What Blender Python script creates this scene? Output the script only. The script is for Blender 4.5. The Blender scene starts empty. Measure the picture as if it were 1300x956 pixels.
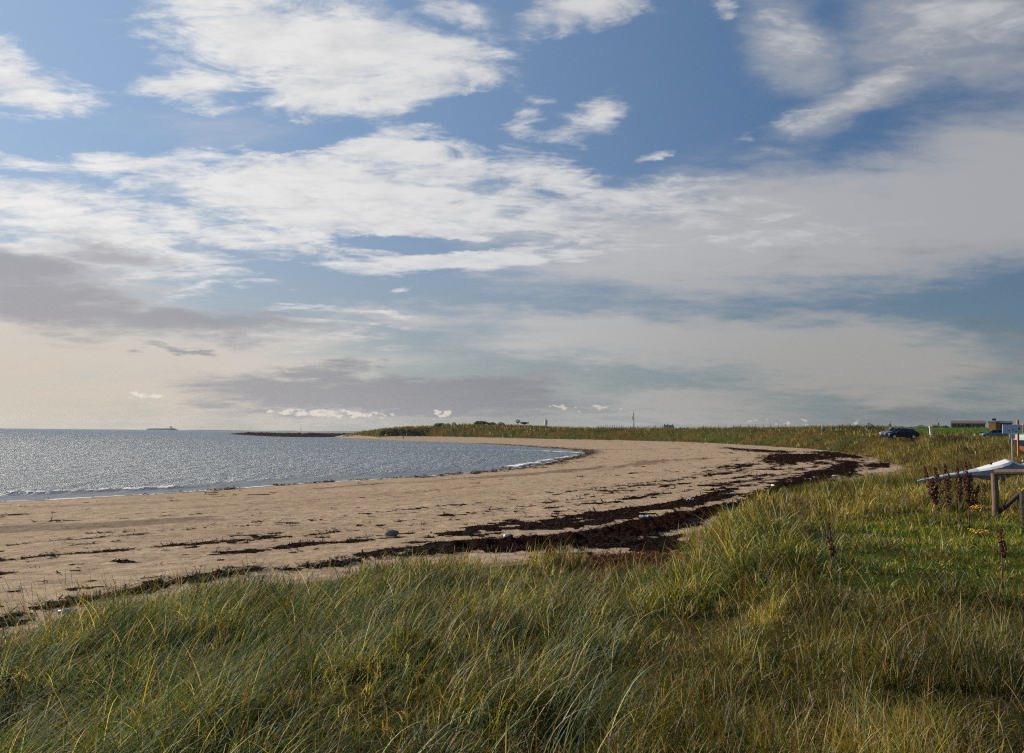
import bpy, bmesh, math, random
import numpy as np
from mathutils import Vector, Matrix
R = math.radians
rng = np.random.default_rng(7)
random.seed(7)
SC = bpy.context.scene
COL = SC.collection

# ------------------------------------------------------------------ camera
F = 1150.0; H = 4.0
PITCH = math.atan((549.4 - 478) / F); ROLL = math.atan(0.0095)
fw = np.array([0, math.cos(PITCH), math.sin(PITCH)])
up0 = np.array([0, -math.sin(PITCH), math.cos(PITCH)]); r0 = np.array([1., 0, 0])
cr = math.cos(ROLL) * r0 + math.sin(ROLL) * up0
cu = -math.sin(ROLL) * r0 + math.cos(ROLL) * up0

def ray(px, py):
    v = fw * F + cr * (px - 650) + cu * (478 - py)
    return v / np.linalg.norm(v)
def G(px, py, z):                       # where the sight line meets the height z
    v = ray(px, py); t = (z - H) / v[2]
    return (v[0] * t, v[1] * t)
def PD(px, d):                          # ground position at a bearing and a distance
    v = ray(px, 549); k = d / math.hypot(v[0], v[1])
    return (v[0] * k, v[1] * k)
def ZP(px, py, d):                      # height seen at a pixel at a distance
    v = ray(px, py); return H + v[2] / math.hypot(v[0], v[1]) * d
def azel(px, py):
    v = ray(px, py); return math.degrees(math.atan2(v[0], v[1])), math.degrees(math.asin(v[2]))

cam = bpy.data.cameras.new('camera'); co = bpy.data.objects.new('camera', cam); COL.objects.link(co)
M = Matrix(((cr[0], cu[0], -fw[0], 0), (cr[1], cu[1], -fw[1], 0), (cr[2], cu[2], -fw[2], H), (0, 0, 0, 1)))
co.matrix_world = M
cam.sensor_width = 36; cam.lens = 36 * F / 1300; cam.clip_start = 0.05; cam.clip_end = 60000
SC.camera = co

# ------------------------------------------------------------------ tagging
def tag(o, label=None, cat=None, group=None, kind=None):
    if label: o['label'] = label
    if cat: o['category'] = cat
    if group: o['group'] = group
    if kind: o['kind'] = kind
    return o
def empty(name, loc, rz=0.0):
    o = bpy.data.objects.new(name, None); COL.objects.link(o)
    o.location = loc; o.rotation_euler = (0, 0, rz); o.empty_display_size = .2
    return o

# ------------------------------------------------------------------ materials
def mat(name, col=(.5, .5, .5), rough=.7, metal=0.0, spec=.5, vary=.12, vscale=6.0, bump=0.0, bscale=30.0, coat=0.0):
    m = bpy.data.materials.new(name); m.use_nodes = True
    nt = m.node_tree; b = nt.nodes['Principled BSDF']
    b.inputs['Roughness'].default_value = rough; b.inputs['Metallic'].default_value = metal
    b.inputs['Specular IOR Level'].default_value = spec
    b.inputs['Coat Weight'].default_value = coat
    tc = nt.nodes.new('ShaderNodeTexCoord'); n = nt.nodes.new('ShaderNodeTexNoise')
    n.inputs['Scale'].default_value = vscale; n.inputs['Detail'].default_value = 6
    nt.links.new(tc.outputs['Object'], n.inputs['Vector'])
    mx = nt.nodes.new('ShaderNodeMix'); mx.data_type = 'RGBA'
    mx.inputs['A'].default_value = (*[c * (1 - vary) for c in col], 1)
    mx.inputs['B'].default_value = (*[min(1, c * (1 + vary)) for c in col], 1)
    nt.links.new(n.outputs['Fac'], mx.inputs['Factor']); nt.links.new(mx.outputs['Result'], b.inputs['Base Color'])
    if bump:
        n2 = nt.nodes.new('ShaderNodeTexNoise'); n2.inputs['Scale'].default_value = bscale; n2.inputs['Detail'].default_value = 5
        nt.links.new(tc.outputs['Object'], n2.inputs['Vector'])
        bp = nt.nodes.new('ShaderNodeBump'); bp.inputs['Strength'].default_value = bump; bp.inputs['Distance'].default_value = .02
        nt.links.new(n2.outputs['Fac'], bp.inputs['Height']); nt.links.new(bp.outputs['Normal'], b.inputs['Normal'])
    return m

class NT:                                # small node helper
    def __init__(s, nt): s.nt = nt; s.nodes = nt.nodes; s.L = nt.links.new
    def new(s, t, **kw):
        n = s.nodes.new(t)
        for k, v in kw.items(): setattr(n, k, v)
        return n
    def put(s, sock, v):
        if v is None: return
        if isinstance(v, bpy.types.NodeSocket): s.L(v, sock)
        elif isinstance(v, (tuple, list)) and len(v) == 3 and sock.type == 'RGBA': sock.default_value = (*v, 1)
        else: sock.default_value = v
    def math(s, op, a, b=None, c=None, clamp=False):
        n = s.new('ShaderNodeMath', operation=op); n.use_clamp = clamp
        for i, v in enumerate((a, b, c)): s.put(n.inputs[i], v)
        return n.outputs[0]
    def vmath(s, op, a, b=None, scale=None):
        n = s.new('ShaderNodeVectorMath', operation=op)
        s.put(n.inputs[0], a)
        if b is not None: s.put(n.inputs[1], b)
        if scale is not None: s.put(n.inputs['Scale'], scale)
        return n.outputs['Value'] if op in ('LENGTH', 'DOT_PRODUCT', 'DISTANCE') else n.outputs['Vector']
    def mix(s, f, a, b, mode='MIX'):
        n = s.new('ShaderNodeMix', data_type='RGBA', blend_type=mode)
        s.put(n.inputs['Factor'], f); s.put(n.inputs['A'], a); s.put(n.inputs['B'], b)
        return n.outputs['Result']
    def ss(s, v, a, b, lo=0.0, hi=1.0):
        n = s.new('ShaderNodeMapRange', interpolation_type='SMOOTHSTEP')
        s.put(n.inputs['Value'], v); s.put(n.inputs['From Min'], a); s.put(n.inputs['From Max'], b)
        s.put(n.inputs['To Min'], lo); s.put(n.inputs['To Max'], hi)
        return n.outputs['Result']
    def noise(s, vec, scale, detail=6, rough=.55, dist=0.0, col=False, lac=2.0):
        n = s.new('ShaderNodeTexNoise'); s.put(n.inputs['Vector'], vec)
        n.inputs['Scale'].default_value = scale; n.inputs['Detail'].default_value = detail
        n.inputs['Roughness'].default_value = rough; n.inputs['Distortion'].default_value = dist
        n.inputs['Lacunarity'].default_value = lac
        return n.outputs['Color'] if col else n.outputs['Fac']
    def mapping(s, vec, loc=(0, 0, 0), rot=(0, 0, 0), sc=(1, 1, 1), typ='POINT'):
        n = s.new('ShaderNodeMapping', vector_type=typ); s.put(n.inputs['Vector'], vec)
        n.inputs['Location'].default_value = loc; n.inputs['Rotation'].default_value = rot; n.inputs['Scale'].default_value = sc
        return n.outputs['Vector']
    def bump(s, h, strength, dist, normal=None):
        n = s.new('ShaderNodeBump'); s.put(n.inputs['Height'], h)
        n.inputs['Strength'].default_value = strength; n.inputs['Distance'].default_value = dist
        if normal is not None: s.put(n.inputs['Normal'], normal)
        return n.outputs['Normal']
    def attr(s, name):
        n = s.new('ShaderNodeAttribute'); n.attribute_name = name; return n

# ------------------------------------------------------------------ sun and sky
SUN_AZ, SUN_EL = -58.0, 21.0
sl = bpy.data.lights.new('sun', 'SUN'); sl.energy = 5.0; sl.angle = R(.6); sl.color = (1, .87, .70)
so = bpy.data.objects.new('sun', sl); COL.objects.link(so)
sd = Vector((math.sin(R(SUN_AZ)) * math.cos(R(SUN_EL)), math.cos(R(SUN_AZ)) * math.cos(R(SUN_EL)), math.sin(R(SUN_EL))))
so.rotation_euler = sd.to_track_quat('Z', 'Y').to_euler(); so.location = (-30, 10, 40)

def build_world():
    w = bpy.data.worlds.new('World'); SC.world = w; w.use_nodes = True
    nt = w.node_tree; nt.nodes.clear(); N = NT(nt)
    out = N.new('ShaderNodeOutputWorld'); bg = N.new('ShaderNodeBackground'); bg.inputs['Strength'].default_value = .1
    sky = N.new('ShaderNodeTexSky', sky_type='NISHITA'); sky.sun_disc = False
    sky.sun_elevation = R(SUN_EL); sky.sun_rotation = R(SUN_AZ); sky.air_density = 1.0; sky.dust_density = 1.2; sky.ozone_density = 2.0
    tc = N.new('ShaderNodeTexCoord'); D = tc.outputs['Generated']
    sp = N.new('ShaderNodeSeparateXYZ'); N.L(D, sp.inputs[0]); X, Y, Z = sp.outputs
    az = N.math('MULTIPLY', N.math('ARCTAN2', X, Y), 57.2958)
    el = N.math('MULTIPLY', N.math('ARCSINE', Z), 57.2958)
    cb = N.new('ShaderNodeCombineXYZ'); N.L(az, cb.inputs[0]); N.L(el, cb.inputs[1]); AE = cb.outputs[0]
    # the cloud deck: noise lives on a slightly curved layer overhead, so it flattens towards the horizon
    den = N.math('ADD', N.math('MAXIMUM', Z, 0.0), .16)
    cp = N.new('ShaderNodeCombineXYZ'); N.L(N.math('DIVIDE', X, den), cp.inputs[0]); N.L(N.math('DIVIDE', Y, den), cp.inputs[1]); CP = cp.outputs[0]
    # domain warp for the layout of the cloud fields
    wr = N.vmath('SUBTRACT', N.noise(CP, 2.4, 8, .66, col=True), (.5, .5, .5))
    wv = N.vmath('MULTIPLY', wr, (8.5, 4.6, 0))
    AW = N.vmath('ADD', AE, wv)
    k = 1 / 20.07                                    # degrees per picture pixel near the middle
    def field(blobs, vec, lo=1.1, hi=0.05):
        acc = None
        for (x, y, rx, ry, rot, wt) in blobs:
            a, e = azel(x, y)
            m = N.mapping(vec, loc=(a, e, 0), rot=(0, 0, R(-rot)), sc=(rx * k, ry * k, 1), typ='TEXTURE')
            v = N.ss(N.vmath('LENGTH', m), lo, hi, 0.0, wt)
            acc = v if acc is None else (N.math('ADD', acc, v) if wt < 0 else N.math('MAXIMUM', acc, v))
        return acc
    # rx, ry in pixels are the outer radii of each soft field
    crisp = field([
        (410, 70, 265, 98, 5, 1.1), (540, 85, 170, 52, 9, .95), (250, 108, 110, 36, -4, .8), (330, 25, 150, 45, -20, .8),
        (40, 112, 135, 52, 14, .9), (745, 152, 75, 34, -20, .72), (670, 158, 55, 40, 25, .6), (730, 20, 150, 48, -12, .8), (600, 25, 130, 34, 10, .6), (1000, 150, 130, 18, -10, .3),
        (440, 252, 400, 98, 4, 1.1), (520, 195, 160, 48, 6, .95), (180, 215, 140, 42, 0, .85), (690, 228, 150, 45, 8, .85), (640, 285, 260, 60, 4, .85),
        (80, 275, 200, 60, 3, .9), (150, 320, 230, 60, 3, .8), (560, 330, 200, 20, -4, .35),
        (905, 12, 40, 26, 0, .6), (828, 198, 30, 12, 0, .5),
        (25, 210, 100, 20, 5, .6), (800, 262, 230, 46, 4, .62), (960, 290, 260, 40, 2, .4), (1120, 105, 230, 22, -24, .36), (1000, 40, 100, 40, 35, .42), (1230, 30, 160, 50, 10, .3), (60, 325, 160, 22, 3, .8), (330, 300, 260, 36, 3, .8), (330, 425, 230, 22, 4, .55), (430, 395, 150, 12, 3, .5), (330, 168, 210, 24, -2, -.75), (110, 175, 130, 30, -8, -.6), (600, 140, 90, 34, 0, -.5), (560, 311, 230, 13, -3, -.9),
        ], AW)
    veil = field([
        (1080, 285, 600, 112, -4, 1.2), (1290, 210, 260, 150, -20, .85), (820, 300, 420, 80, 4, .8),
        (900, 435, 520, 62, 3, .95), (1090, 460, 260, 80, 4, 1.05), (560, 410, 330, 34, 3, .5), (860, 520, 300, 44, 0, .75), (1000, 345, 500, 40, 0, .3), (1290, 500, 110, 22, 0, .5),
        (1010, 45, 140, 85, 30, .6), (1120, 110, 260, 50, -22, .62), (1230, 40, 260, 105, 10, .68), (900, 170, 120, 60, 0, .22),
        (150, 450, 520, 75, 0, .9), (330, 505, 560, 62, 0, .85), (60, 400, 240, 110, 0, .9), (690, 500, 220, 34, 0, .55), (250, 160, 260, 60, 0, .25),
        ], AW)
    dark = field([
        (50, 372, 240, 62, 7, 1.0), (240, 408, 260, 36, 3, .9), (160, 335, 150, 26, 5, .6), (212, 444, 70, 11, 4, .9), (500, 502, 330, 46, 0, 1.5), (640, 518, 260, 24, 0, .8),
        (330, 530, 260, 18, 0, .4), (1290, 440, 110, 130, 0, .35), (1060, 330, 360, 45, -2, .35), (640, 360, 1, 1, 0, 0),
        (1150, 528, 260, 22, 0, .5), (60, 300, 140, 18, 0, .45),
        ], AW)
    fibre = N.mapping(CP, rot=(0, 0, R(20)), sc=(1.0, 1.9, 1))
    n1 = N.noise(fibre, 4.6, 15, .65, .8)
    n2 = N.noise(N.mapping(CP, loc=(3, 1, 0), sc=(1.0, 1.5, 1)), 9.5, 12, .66, .2)
    n3 = N.noise(N.mapping(CP, loc=(9, 4, 0), sc=(.8, 1.6, 1)), 2.0, 8, .55)
    nn = N.math('ADD', N.math('MULTIPLY', n1, .62), N.math('MULTIPLY', n2, .38))      # about .5
    dev = N.math('SUBTRACT', nn, .5)
    c_raw = N.math('ADD', N.math('MULTIPLY', crisp, 1.22), N.math('MULTIPLY', dev, 4.9))
    c_mask = N.math('MULTIPLY', N.ss(c_raw, .10, 1.22), N.ss(crisp, 0.02, .3))
    veil = N.math('MAXIMUM', veil, N.math('MULTIPLY', crisp, .62))
    v_raw = N.math('ADD', veil, N.math('MULTIPLY', N.math('SUBTRACT', n3, .5), 1.0))
    v_raw = N.math('ADD', v_raw, N.math('MULTIPLY', dev, .9))
    v_mask = N.math('MULTIPLY', N.ss(v_raw, .06, .88), N.ss(veil, 0.0, .35))
    d_raw = N.math('ADD', dark, N.math('MULTIPLY', N.math('SUBTRACT', n3, .5), 1.3))
    d_raw = N.math('ADD', d_raw, N.math('MULTIPLY', dev, 1.2))
    d_mask = N.math('MULTIPLY', N.ss(d_raw, .15, .95), N.ss(dark, 0.0, .3))
    # a row of small cumulus low over the sea
    row = field([(420, 525, 115, 8, 1, 1.05), (562, 525, 16, 8, 0, 1.3), (180, 502, 40, 9, 2, .8), (745, 518, 90, 9, 0, .55), (1015, 536, 150, 7, 0, .5)], AE, .95, .35)
    nr = N.noise(N.mapping(AE, sc=(1, 1.9, 1)), 1.7, 6, .6)
    r_mask = N.math('MULTIPLY', N.ss(N.math('ADD', row, N.math('MULTIPLY', N.math('SUBTRACT', nr, .5), 5.0)), .7, 1.15), N.ss(row, 0, .25))
    lens = field([(470, 341, 110, 15, 2, .8), (585, 332, 210, 15, -3, 1.2), (504, 367, 24, 7, 0, .8), (720, 333, 60, 5, 2, .5), (905, 228, 95, 7, -1, .5), (400, 408, 150, 6, 3, .6)], N.vmath('ADD', AE, N.vmath('MULTIPLY', wr, (3.0, 1.1, 0))), 1.1, .1)
    l_mask = N.math('MULTIPLY', N.ss(N.math('ADD', lens, N.math('MULTIPLY', dev, 2.6)), .22, .85), N.ss(lens, 0, .2))
    # how near the sun a direction is: warm and bright on the left, dull on the right
    left = N.ss(az, 34.0, -34.0)
    low = N.ss(el, 13.0, 0.0)
    wl = N.math('MULTIPLY', N.ss(az, 8.0, -30.0), N.ss(el, 12.0, 1.0))
    skycol = N.mix(1.0, sky.outputs[0], (.62, .78, .90), 'MULTIPLY')
    clear = N.mix(left, (.42, .95, 2.0), (2.3, 3.3, 4.9))                     # deep blue right, pale blue left
    clear = N.mix(N.ss(el, 17.0, 1.0), clear, N.mix(left, (.98, 1.40, 1.68), (3.7, 3.5, 3.2)))
    base = N.mix(.78, skycol, clear)
    vcol = N.mix(left, (3.15, 3.2, 3.35), (5.6, 5.5, 5.4)); vcol = N.mix(wl, vcol, (5.1, 4.4, 3.65))
    vcol = N.mix(N.math('MULTIPLY', N.ss(az, -8, 22), low), vcol, (2.75, 2.62, 2.42))
    ccol = N.mix(left, (4.3, 4.4, 4.6), (7.0, 6.9, 6.8)); ccol = N.mix(wl, ccol, (6.2, 5.5, 4.7))
    relief = N.math('MULTIPLY', N.math('SUBTRACT', N.noise(N.vmath('ADD', N.mapping(CP, loc=(3, 1, 0), sc=(1., 1.5, 1)), (.04, .02, 0)), 8, 10, .64), .45), 3.2, clamp=True)
    ccol = N.mix(N.math('MULTIPLY', relief, .72), ccol, N.mix(1.0, ccol, (.66, .68, .74), 'MULTIPLY'))
    dcol = N.mix(left, (1.0, 1.12, 1.28), (2.6, 2.62, 2.98)); dcol = N.mix(N.math('MULTIPLY', wl, .22), dcol, (3.4, 3.1, 2.9))
    c = N.mix(N.math('MULTIPLY', v_mask, .92), base, vcol)
    c = N.mix(N.math('MULTIPLY', c_mask, .95), c, ccol)
    c = N.mix(N.math('MULTIPLY', l_mask, .9), c, ccol)
    c = N.mix(N.math('MULTIPLY', d_mask, .85), c, dcol)
    c = N.mix(r_mask, c, N.mix(left, (3.6, 3.4, 3.1), (6.6, 6.0, 5.2)))
    N.L(c, bg.inputs['Color']); N.L(bg.outputs[0], out.inputs['Surface'])
    w.cycles.sampling_method = 'MANUAL'; w.cycles.sample_map_resolution = 512
build_world()
SC.view_settings.view_transform = 'Standard'; SC.view_settings.look = 'None'
SC.view_settings.exposure = 0.32; SC.view_settings.gamma = 1
SC.view_settings.use_curve_mapping = False

# ------------------------------------------------------------------ numpy noise
def _h(i, j, s):
    n = (i.astype(np.int64) * 374761393 + j.astype(np.int64) * 668265263 + s * 1274126177) & 0xffffffff
    n = ((n ^ (n >> 13)) * 1274126177) & 0xffffffff
    n = (n ^ (n >> 16)) & 0xffffffff
    return n.astype(np.float64) / 4294967295.0
def vnoise(x, y, s=0):
    i = np.floor(x); j = np.floor(y); u = x - i; v = y - j
    u = u * u * u * (u * (u * 6 - 15) + 10); v = v * v * v * (v * (v * 6 - 15) + 10)
    a = _h(i, j, s); b = _h(i + 1, j, s); c = _h(i, j + 1, s); d = _h(i + 1, j + 1, s)
    return (a + (b - a) * u) * (1 - v) + (c + (d - c) * u) * v
def fbm(x, y, oct=4, s=0, gain=.5):
    t = 0; amp = 1; tot = 0
    ca, sa = math.cos(.6), math.sin(.6)
    for o in range(oct):
        t = t + amp * vnoise(x, y, s + o * 17); tot += amp; amp *= gain
        x, y = (x * ca - y * sa) * 2.03 + 5.2, (x * sa + y * ca) * 2.03 + 1.7
    return t / tot
def sstep(a, b, x):
    t = np.clip((x - a) / (b - a), 0, 1); return t * t * (3 - 2 * t)

# ------------------------------------------------------------------ plan of the bay
Wpx = [(-400, 655), (-150, 645), (0, 637.5), (60, 635), (130, 631), (200, 627.5), (270, 622.5), (330, 618), (400, 613), (450, 610.5), (520, 606), (580, 602),
       (640, 597), (690, 589), (722, 581.5), (744, 575.5), (738, 572.5), (700, 569), (660, 566.5), (620, 563.8), (580, 562), (540, 560.6), (500, 559.2), (470, 558), (435, 556.6)]
W = np.array([(-400, -60), (-150, -2), (-75, 22)] + [G(x, y, 0) for x, y in Wpx] + [PD(422, 640), PD(430, 720), PD(445, 900), PD(500, 1700), (2500, 8000), (20000, 20000)])
Dpx = [(-500, 990), (-250, 915), (-90, 858), (0, 816), (60, 790), (140, 774), (250, 755), (330, 744), (450, 729), (560, 718), (640, 713), (700, 711), (760, 726), (830, 738),
       (884, 724), (872, 694), (885, 677), (930, 656), (980, 638), (1010, 623), (1060, 618), (1100, 618), (1146, 607), (1156, 598), (1130, 588), (1110, 582), (1085, 577.5),
       (1060, 573.5), (1020, 569.5), (980, 567), (940, 564.5), (900, 562.5), (860, 561), (800, 559.4), (750, 558.4), (700, 557.4), (640, 556), (600, 555.2), (540, 554.2), (500, 554.0), (478, 554.6)]
Dl = np.array([(-400, -75), (-40, -8)] + [G(x, y, 1.3) for x, y in Dpx] + [PD(452, 625), PD(436, 660), PD(450, 900), PD(510, 1700), (2600, 8000), (20000, 19000)])
CL = [(20000, -20000), (-20000, -20000)]
LAND = np.vstack([[(-20000, -60)], W, CL]); GRASS = np.vstack([[(-20000, -75)], Dl, CL])

def dist_poly(P, L, closed=False, want_u=False):
    x = P[:, 0]; y = P[:, 1]
    best = np.full(len(x), 1e18); u = np.zeros(len(x)); acc = 0.0
    n = len(L); segs = n if closed else n - 1
    for i in range(segs):
        a = L[i]; b = L[(i + 1) % n]; d = b - a; l2 = d @ d
        if l2 == 0: continue
        t = np.clip(((x - a[0]) * d[0] + (y - a[1]) * d[1]) / l2, 0, 1)
        q = (x - a[0] - t * d[0]) ** 2 + (y - a[1] - t * d[1]) ** 2
        m = q < best; best[m] = q[m]
        if want_u: u[m] = acc + t[m] * math.sqrt(l2)
        acc += math.sqrt(l2)
    return (np.sqrt(best), u) if want_u else np.sqrt(best)
def inside(P, poly):
    x = P[:, 0]; y = P[:, 1]; r = np.zeros(len(x), bool); n = len(poly)
    for i in range(n):
        x1, y1 = poly[i]; x2, y2 = poly[(i + 1) % n]
        if y1 == y2: continue
        c = ((y1 > y) != (y2 > y)) & (x < (x2 - x1) * (y - y1) / (y2 - y1) + x1)
        r ^= c
    return r
def polar(P):
    return np.degrees(np.arctan2(P[:, 0], P[:, 1])), np.hypot(P[:, 0], P[:, 1])

ctrl = [((0, .01), 2.3), ((0, -8), 2.4), ((12, -6), 2.5), ((-10, -10), 2.3), ((-4, 5), 2.1), ((-1, 7), 2.1), ((3, 8), 2.1), ((2, 13), 1.7), ((2.3, 14.8), 1.45), ((7, 9), 2.15), ((-5, 8.5), 1.8), ((-2, 11), 1.7)]
for px, d, z in [(900, 17, 2.15), (960, 20, 2.45), (1000, 24, 2.3), (1100, 18, 2.0), (1250, 14, 2.05), (1250, 20, 2.15), (1400, 20, 2.3), (1050, 32, 2.05), (1150, 32, 2.15), (1280, 30, 2.4),
                 (1130, 46, 1.75), (1080, 44, 1.7), (1180, 62, 2.6), (1280, 62, 2.6), (1400, 70, 2.9), (1170, 85, 2.75), (1260, 95, 3.0), (1110, 90, 3.0),
                 (1140, 144, 3.55), (1170, 150, 3.6), (1105, 148, 4.6), (1040, 150, 5.35), (1000, 175, 5.4), (1260, 184, 4.1), (1200, 190, 4.3), (1260, 232, 5.2), (1300, 240, 5.3), (1400, 200, 4.6),
                 (1230, 320, 6.9), (1230, 270, 6.0), (1160, 260, 5.9), (1100, 300, 6.4), (1300, 330, 7.0), (1400, 350, 7.2), (950, 240, 5.9), (900, 330, 6.4), (850, 380, 6.2), (800, 430, 6.0), (700, 480, 5.9), (660, 520, 6.6),
                 (620, 610, 8.8), (600, 620, 8.8), (560, 620, 7.5), (520, 640, 6.6), (490, 650, 5.6), (465, 655, 4.6), (445, 660, 3.0), (700, 1600, 6), (1100, 1600, 8), (450, 1000, 3), (1300, 1600, 8)]:
    ctrl.append((PD(px, d), z))
CP_ = np.array([c[0] for c in ctrl]); CZ = np.array([c[1] for c in ctrl])
def warp(P):
    a, d = polar(P); q = np.log(np.maximum(d, 2.0))
    return np.stack([np.sin(np.radians(a)) * 5.0, np.cos(np.radians(a)) * 5.0, q * 2.2], 1)
CW = warp(CP_)
def plateau(P):
    w = warp(P); num = np.zeros(len(P)); den = np.zeros(len(P))
    for c, z in zip(CW, CZ):
        q = 1 / (((w - c) ** 2).sum(1) + .02) ** 2.2
        num += q * z; den += q
    return num / den
MOUND = np.array([G(948, 700, 2.3), G(1010, 668, 2.4), G(1090, 640, 2.4)])
def terrain(P):
    """height, v (towards land from the waterline, negative in the sea), s (inland from the dune foot), u along the shore"""
    P = np.asarray(P, float); x, y = P[:, 0], P[:, 1]
    dw, u = dist_poly(P, W, want_u=True); v = np.where(inside(P, LAND), dw, -dw)
    ds = dist_poly(P, Dl); wob = (fbm(x * .55, y * .55, 3, 3) - .5) * 1.3 * np.clip(np.hypot(x, y) / 25, .35, 2.2)
    s = np.where(inside(P, GRASS), ds, -ds) + wob
    d = np.hypot(x, y)
    t = np.clip(np.maximum(v, 0) / (np.maximum(v, 0) + np.maximum(-s, 0) + 1e-6), 0, 1)
    beach = 1.3 * t ** .8 + (fbm(x * .35, y * .35, 3, 11) - .5) * .10 * sstep(0, 6, v) + (fbm(x * 2.2, y * 2.2, 3, 12) - .5) * .035 * sstep(0, 5, v)
    beach = np.where(v < 0, np.maximum(-.03 * -v, -3.0), beach)
    Pz = plateau(P)
    L = np.clip(.085 * d, 1.6, 13) + 3.5 * sstep(11, 2, polar(P)[0]) * sstep(26, 18, d)
    k = sstep(0, 1, np.clip(s / L, 0, 1)) * .75 + .25 * np.clip(s / (2.5 * L), 0, 1)
    z = beach + (Pz - 1.3) * k * (s > 0)
    amp = np.clip(.10 + .0055 * (d - 15), .10, 1.1) * sstep(0, 1, s / (L * .6)) * (1 - .15 * sstep(200, 700, d)) * (1 - .85 * sstep(165, 190, d) * sstep(21.5, 23.5, polar(P)[0]))
    sc = 1 / np.clip(d * .11, 2.0, 16)
    scq = 1 / 1.9
    z = z + (fbm(x * scq, y * scq, 4, 21) - .5) * 2 * np.clip(amp, 0, .20) + (fbm(x / 11., y / 11., 4, 29) - .5) * 2 * np.clip(amp - .12, 0, .8)
    for m, h, r in zip(MOUND, (.30, .18, .0), (1.6, 1.8, 3.0)):
        z = z + h * np.exp(-((x - m[0]) ** 2 + (y - m[1]) ** 2) / r ** 2) * sstep(-.5, 1, s)
    return z, v, s, u
def zat(x, y): return float(terrain([(x, y)])[0][0])

# ------------------------------------------------------------------ weed and damp bands on the sand
def gpoly(pts, z): return np.array([G(x, y, z) for x, y in pts])
HEAVY = gpoly([(-120, 836), (0, 799), (100, 774), (170, 759), (240, 744), (330, 733), (400, 725), (450, 716), (520, 708), (560, 700), (640, 690), (700, 686), (760, 676), (800, 667),
               (880, 652), (930, 641), (975, 622), (1010, 606), (1050, 597), (1072, 586), (1092, 588), (1088, 603), (1045, 613), (1004, 626), (965, 643), (905, 660), (872, 676), (800, 694), (740, 704),
               (640, 705), (560, 709), (480, 716), (450, 722), (330, 736), (250, 747), (140, 765), (60, 782), (0, 804), (-120, 844)], 1.15)
STREAK = gpoly([(560, 694), (640, 678), (740, 658), (850, 627), (900, 611), (955, 592), (1000, 583), (1078, 577), (1100, 582), (1072, 598), (1010, 612), (930, 642), (800, 668), (700, 690)], 1.1)
PATCH = [gpoly(p, 1.15) for p in (
    [(968, 580), (985, 575), (1040, 577), (1058, 582), (1010, 586), (976, 585)],
    [(1030, 573), (1062, 575), (1098, 580), (1096, 583), (1050, 580), (1034, 577)],
    [(915, 567), (960, 570), (1005, 573), (1003, 575), (950, 572)],
    [(1096, 592), (1140, 586), (1150, 589), (1110, 595)],
    [(780, 694), (860, 688), (872, 698), (850, 712), (800, 706)])]
DRIFT = [gpoly([(120, 679), (250, 674), (340, 667), (430, 659), (500, 650), (600, 642), (700, 630), (800, 617), (860, 609), (905, 598), (930, 588)], .9),
         gpoly([(0, 716), (160, 703), (300, 690), (420, 680), (560, 664), (680, 650)], 1.0),
         gpoly([(700, 640), (800, 622), (900, 600), (960, 585), (965, 577), (900, 572)], 1.0)]
DAMP = [(gpoly([(0, 681), (100, 677), (180, 672), (240, 668)], .6), 1.3, .8), (gpoly([(600, 606), (690, 600), (770, 593), (850, 585.5), (900, 584)], .5), 3.4, .75),
        (gpoly([(560, 561), (620, 565), (690, 568.5), (750, 570.5), (800, 571.5), (860, 572)], .25), 3.5, .8), (gpoly([(400, 622), (470, 618), (560, 612), (640, 604)], .25), 1.6, .6),
        (gpoly([(60, 648), (160, 645), (260, 640)], .25), 1.0, .45), (gpoly([(250, 652), (400, 642), (520, 632), (640, 622)], .4), 1.6, .35)]
def sdpoly(P, poly):
    d = dist_poly(P, poly, closed=True); return np.where(inside(P, poly), d, -d)
def weed_fields(P, v, s, u):
    x, y = P[:, 0], P[:, 1]; d = np.hypot(x, y)
    nl = fbm(u / 2.6 + 3, v / .55, 4, 41); ni = fbm(x * 1.3, y * 1.3, 4, 43); nf = fbm(x * 5, y * 5, 3, 47)
    n = .45 * nl + .35 * ni + .2 * nf
    w = sstep(-.25, .25, sdpoly(P, HEAVY) / (.25 + .010 * d) - .05 + (n - .48) * 6.2)
    st = sdpoly(P, STREAK)
    n2 = -.012 + .62 * fbm(u / 5 + 9, v / .9, 4, 51) + .38 * ni
    w = np.maximum(w, sstep(.515, .58, n2 + .05 * np.clip(st / 2.5, -3, .8)))
    for p in PATCH: w = np.maximum(w, sstep(-.3, .3, sdpoly(P, p) / (.5 + .01 * d) + (n - .45) * 5))
    sc = fbm(u / 1.4, v / .8, 4, 61) * .6 + .4 * fbm(x * 2.2, y * 2.2, 3, 63)
    near = sstep(0.35, .95, np.clip(v / (v + np.maximum(-s, 0) + 1e-6), 0, 1))
    w = np.maximum(w, sstep(.675 - .04 * near, .71 - .03 * near, sc) * near * .9)
    for L, wd in zip(DRIFT, (.42, .22, .7)):
        dl = dist_poly(P, L); w = np.maximum(w, .85 * sstep(.50, .62, nf * .4 + nl * .35 + ni * .25 + .055 - .12 * (dl / wd) ** 2) )
    return w * (v > .3) * (s < .4)

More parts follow.
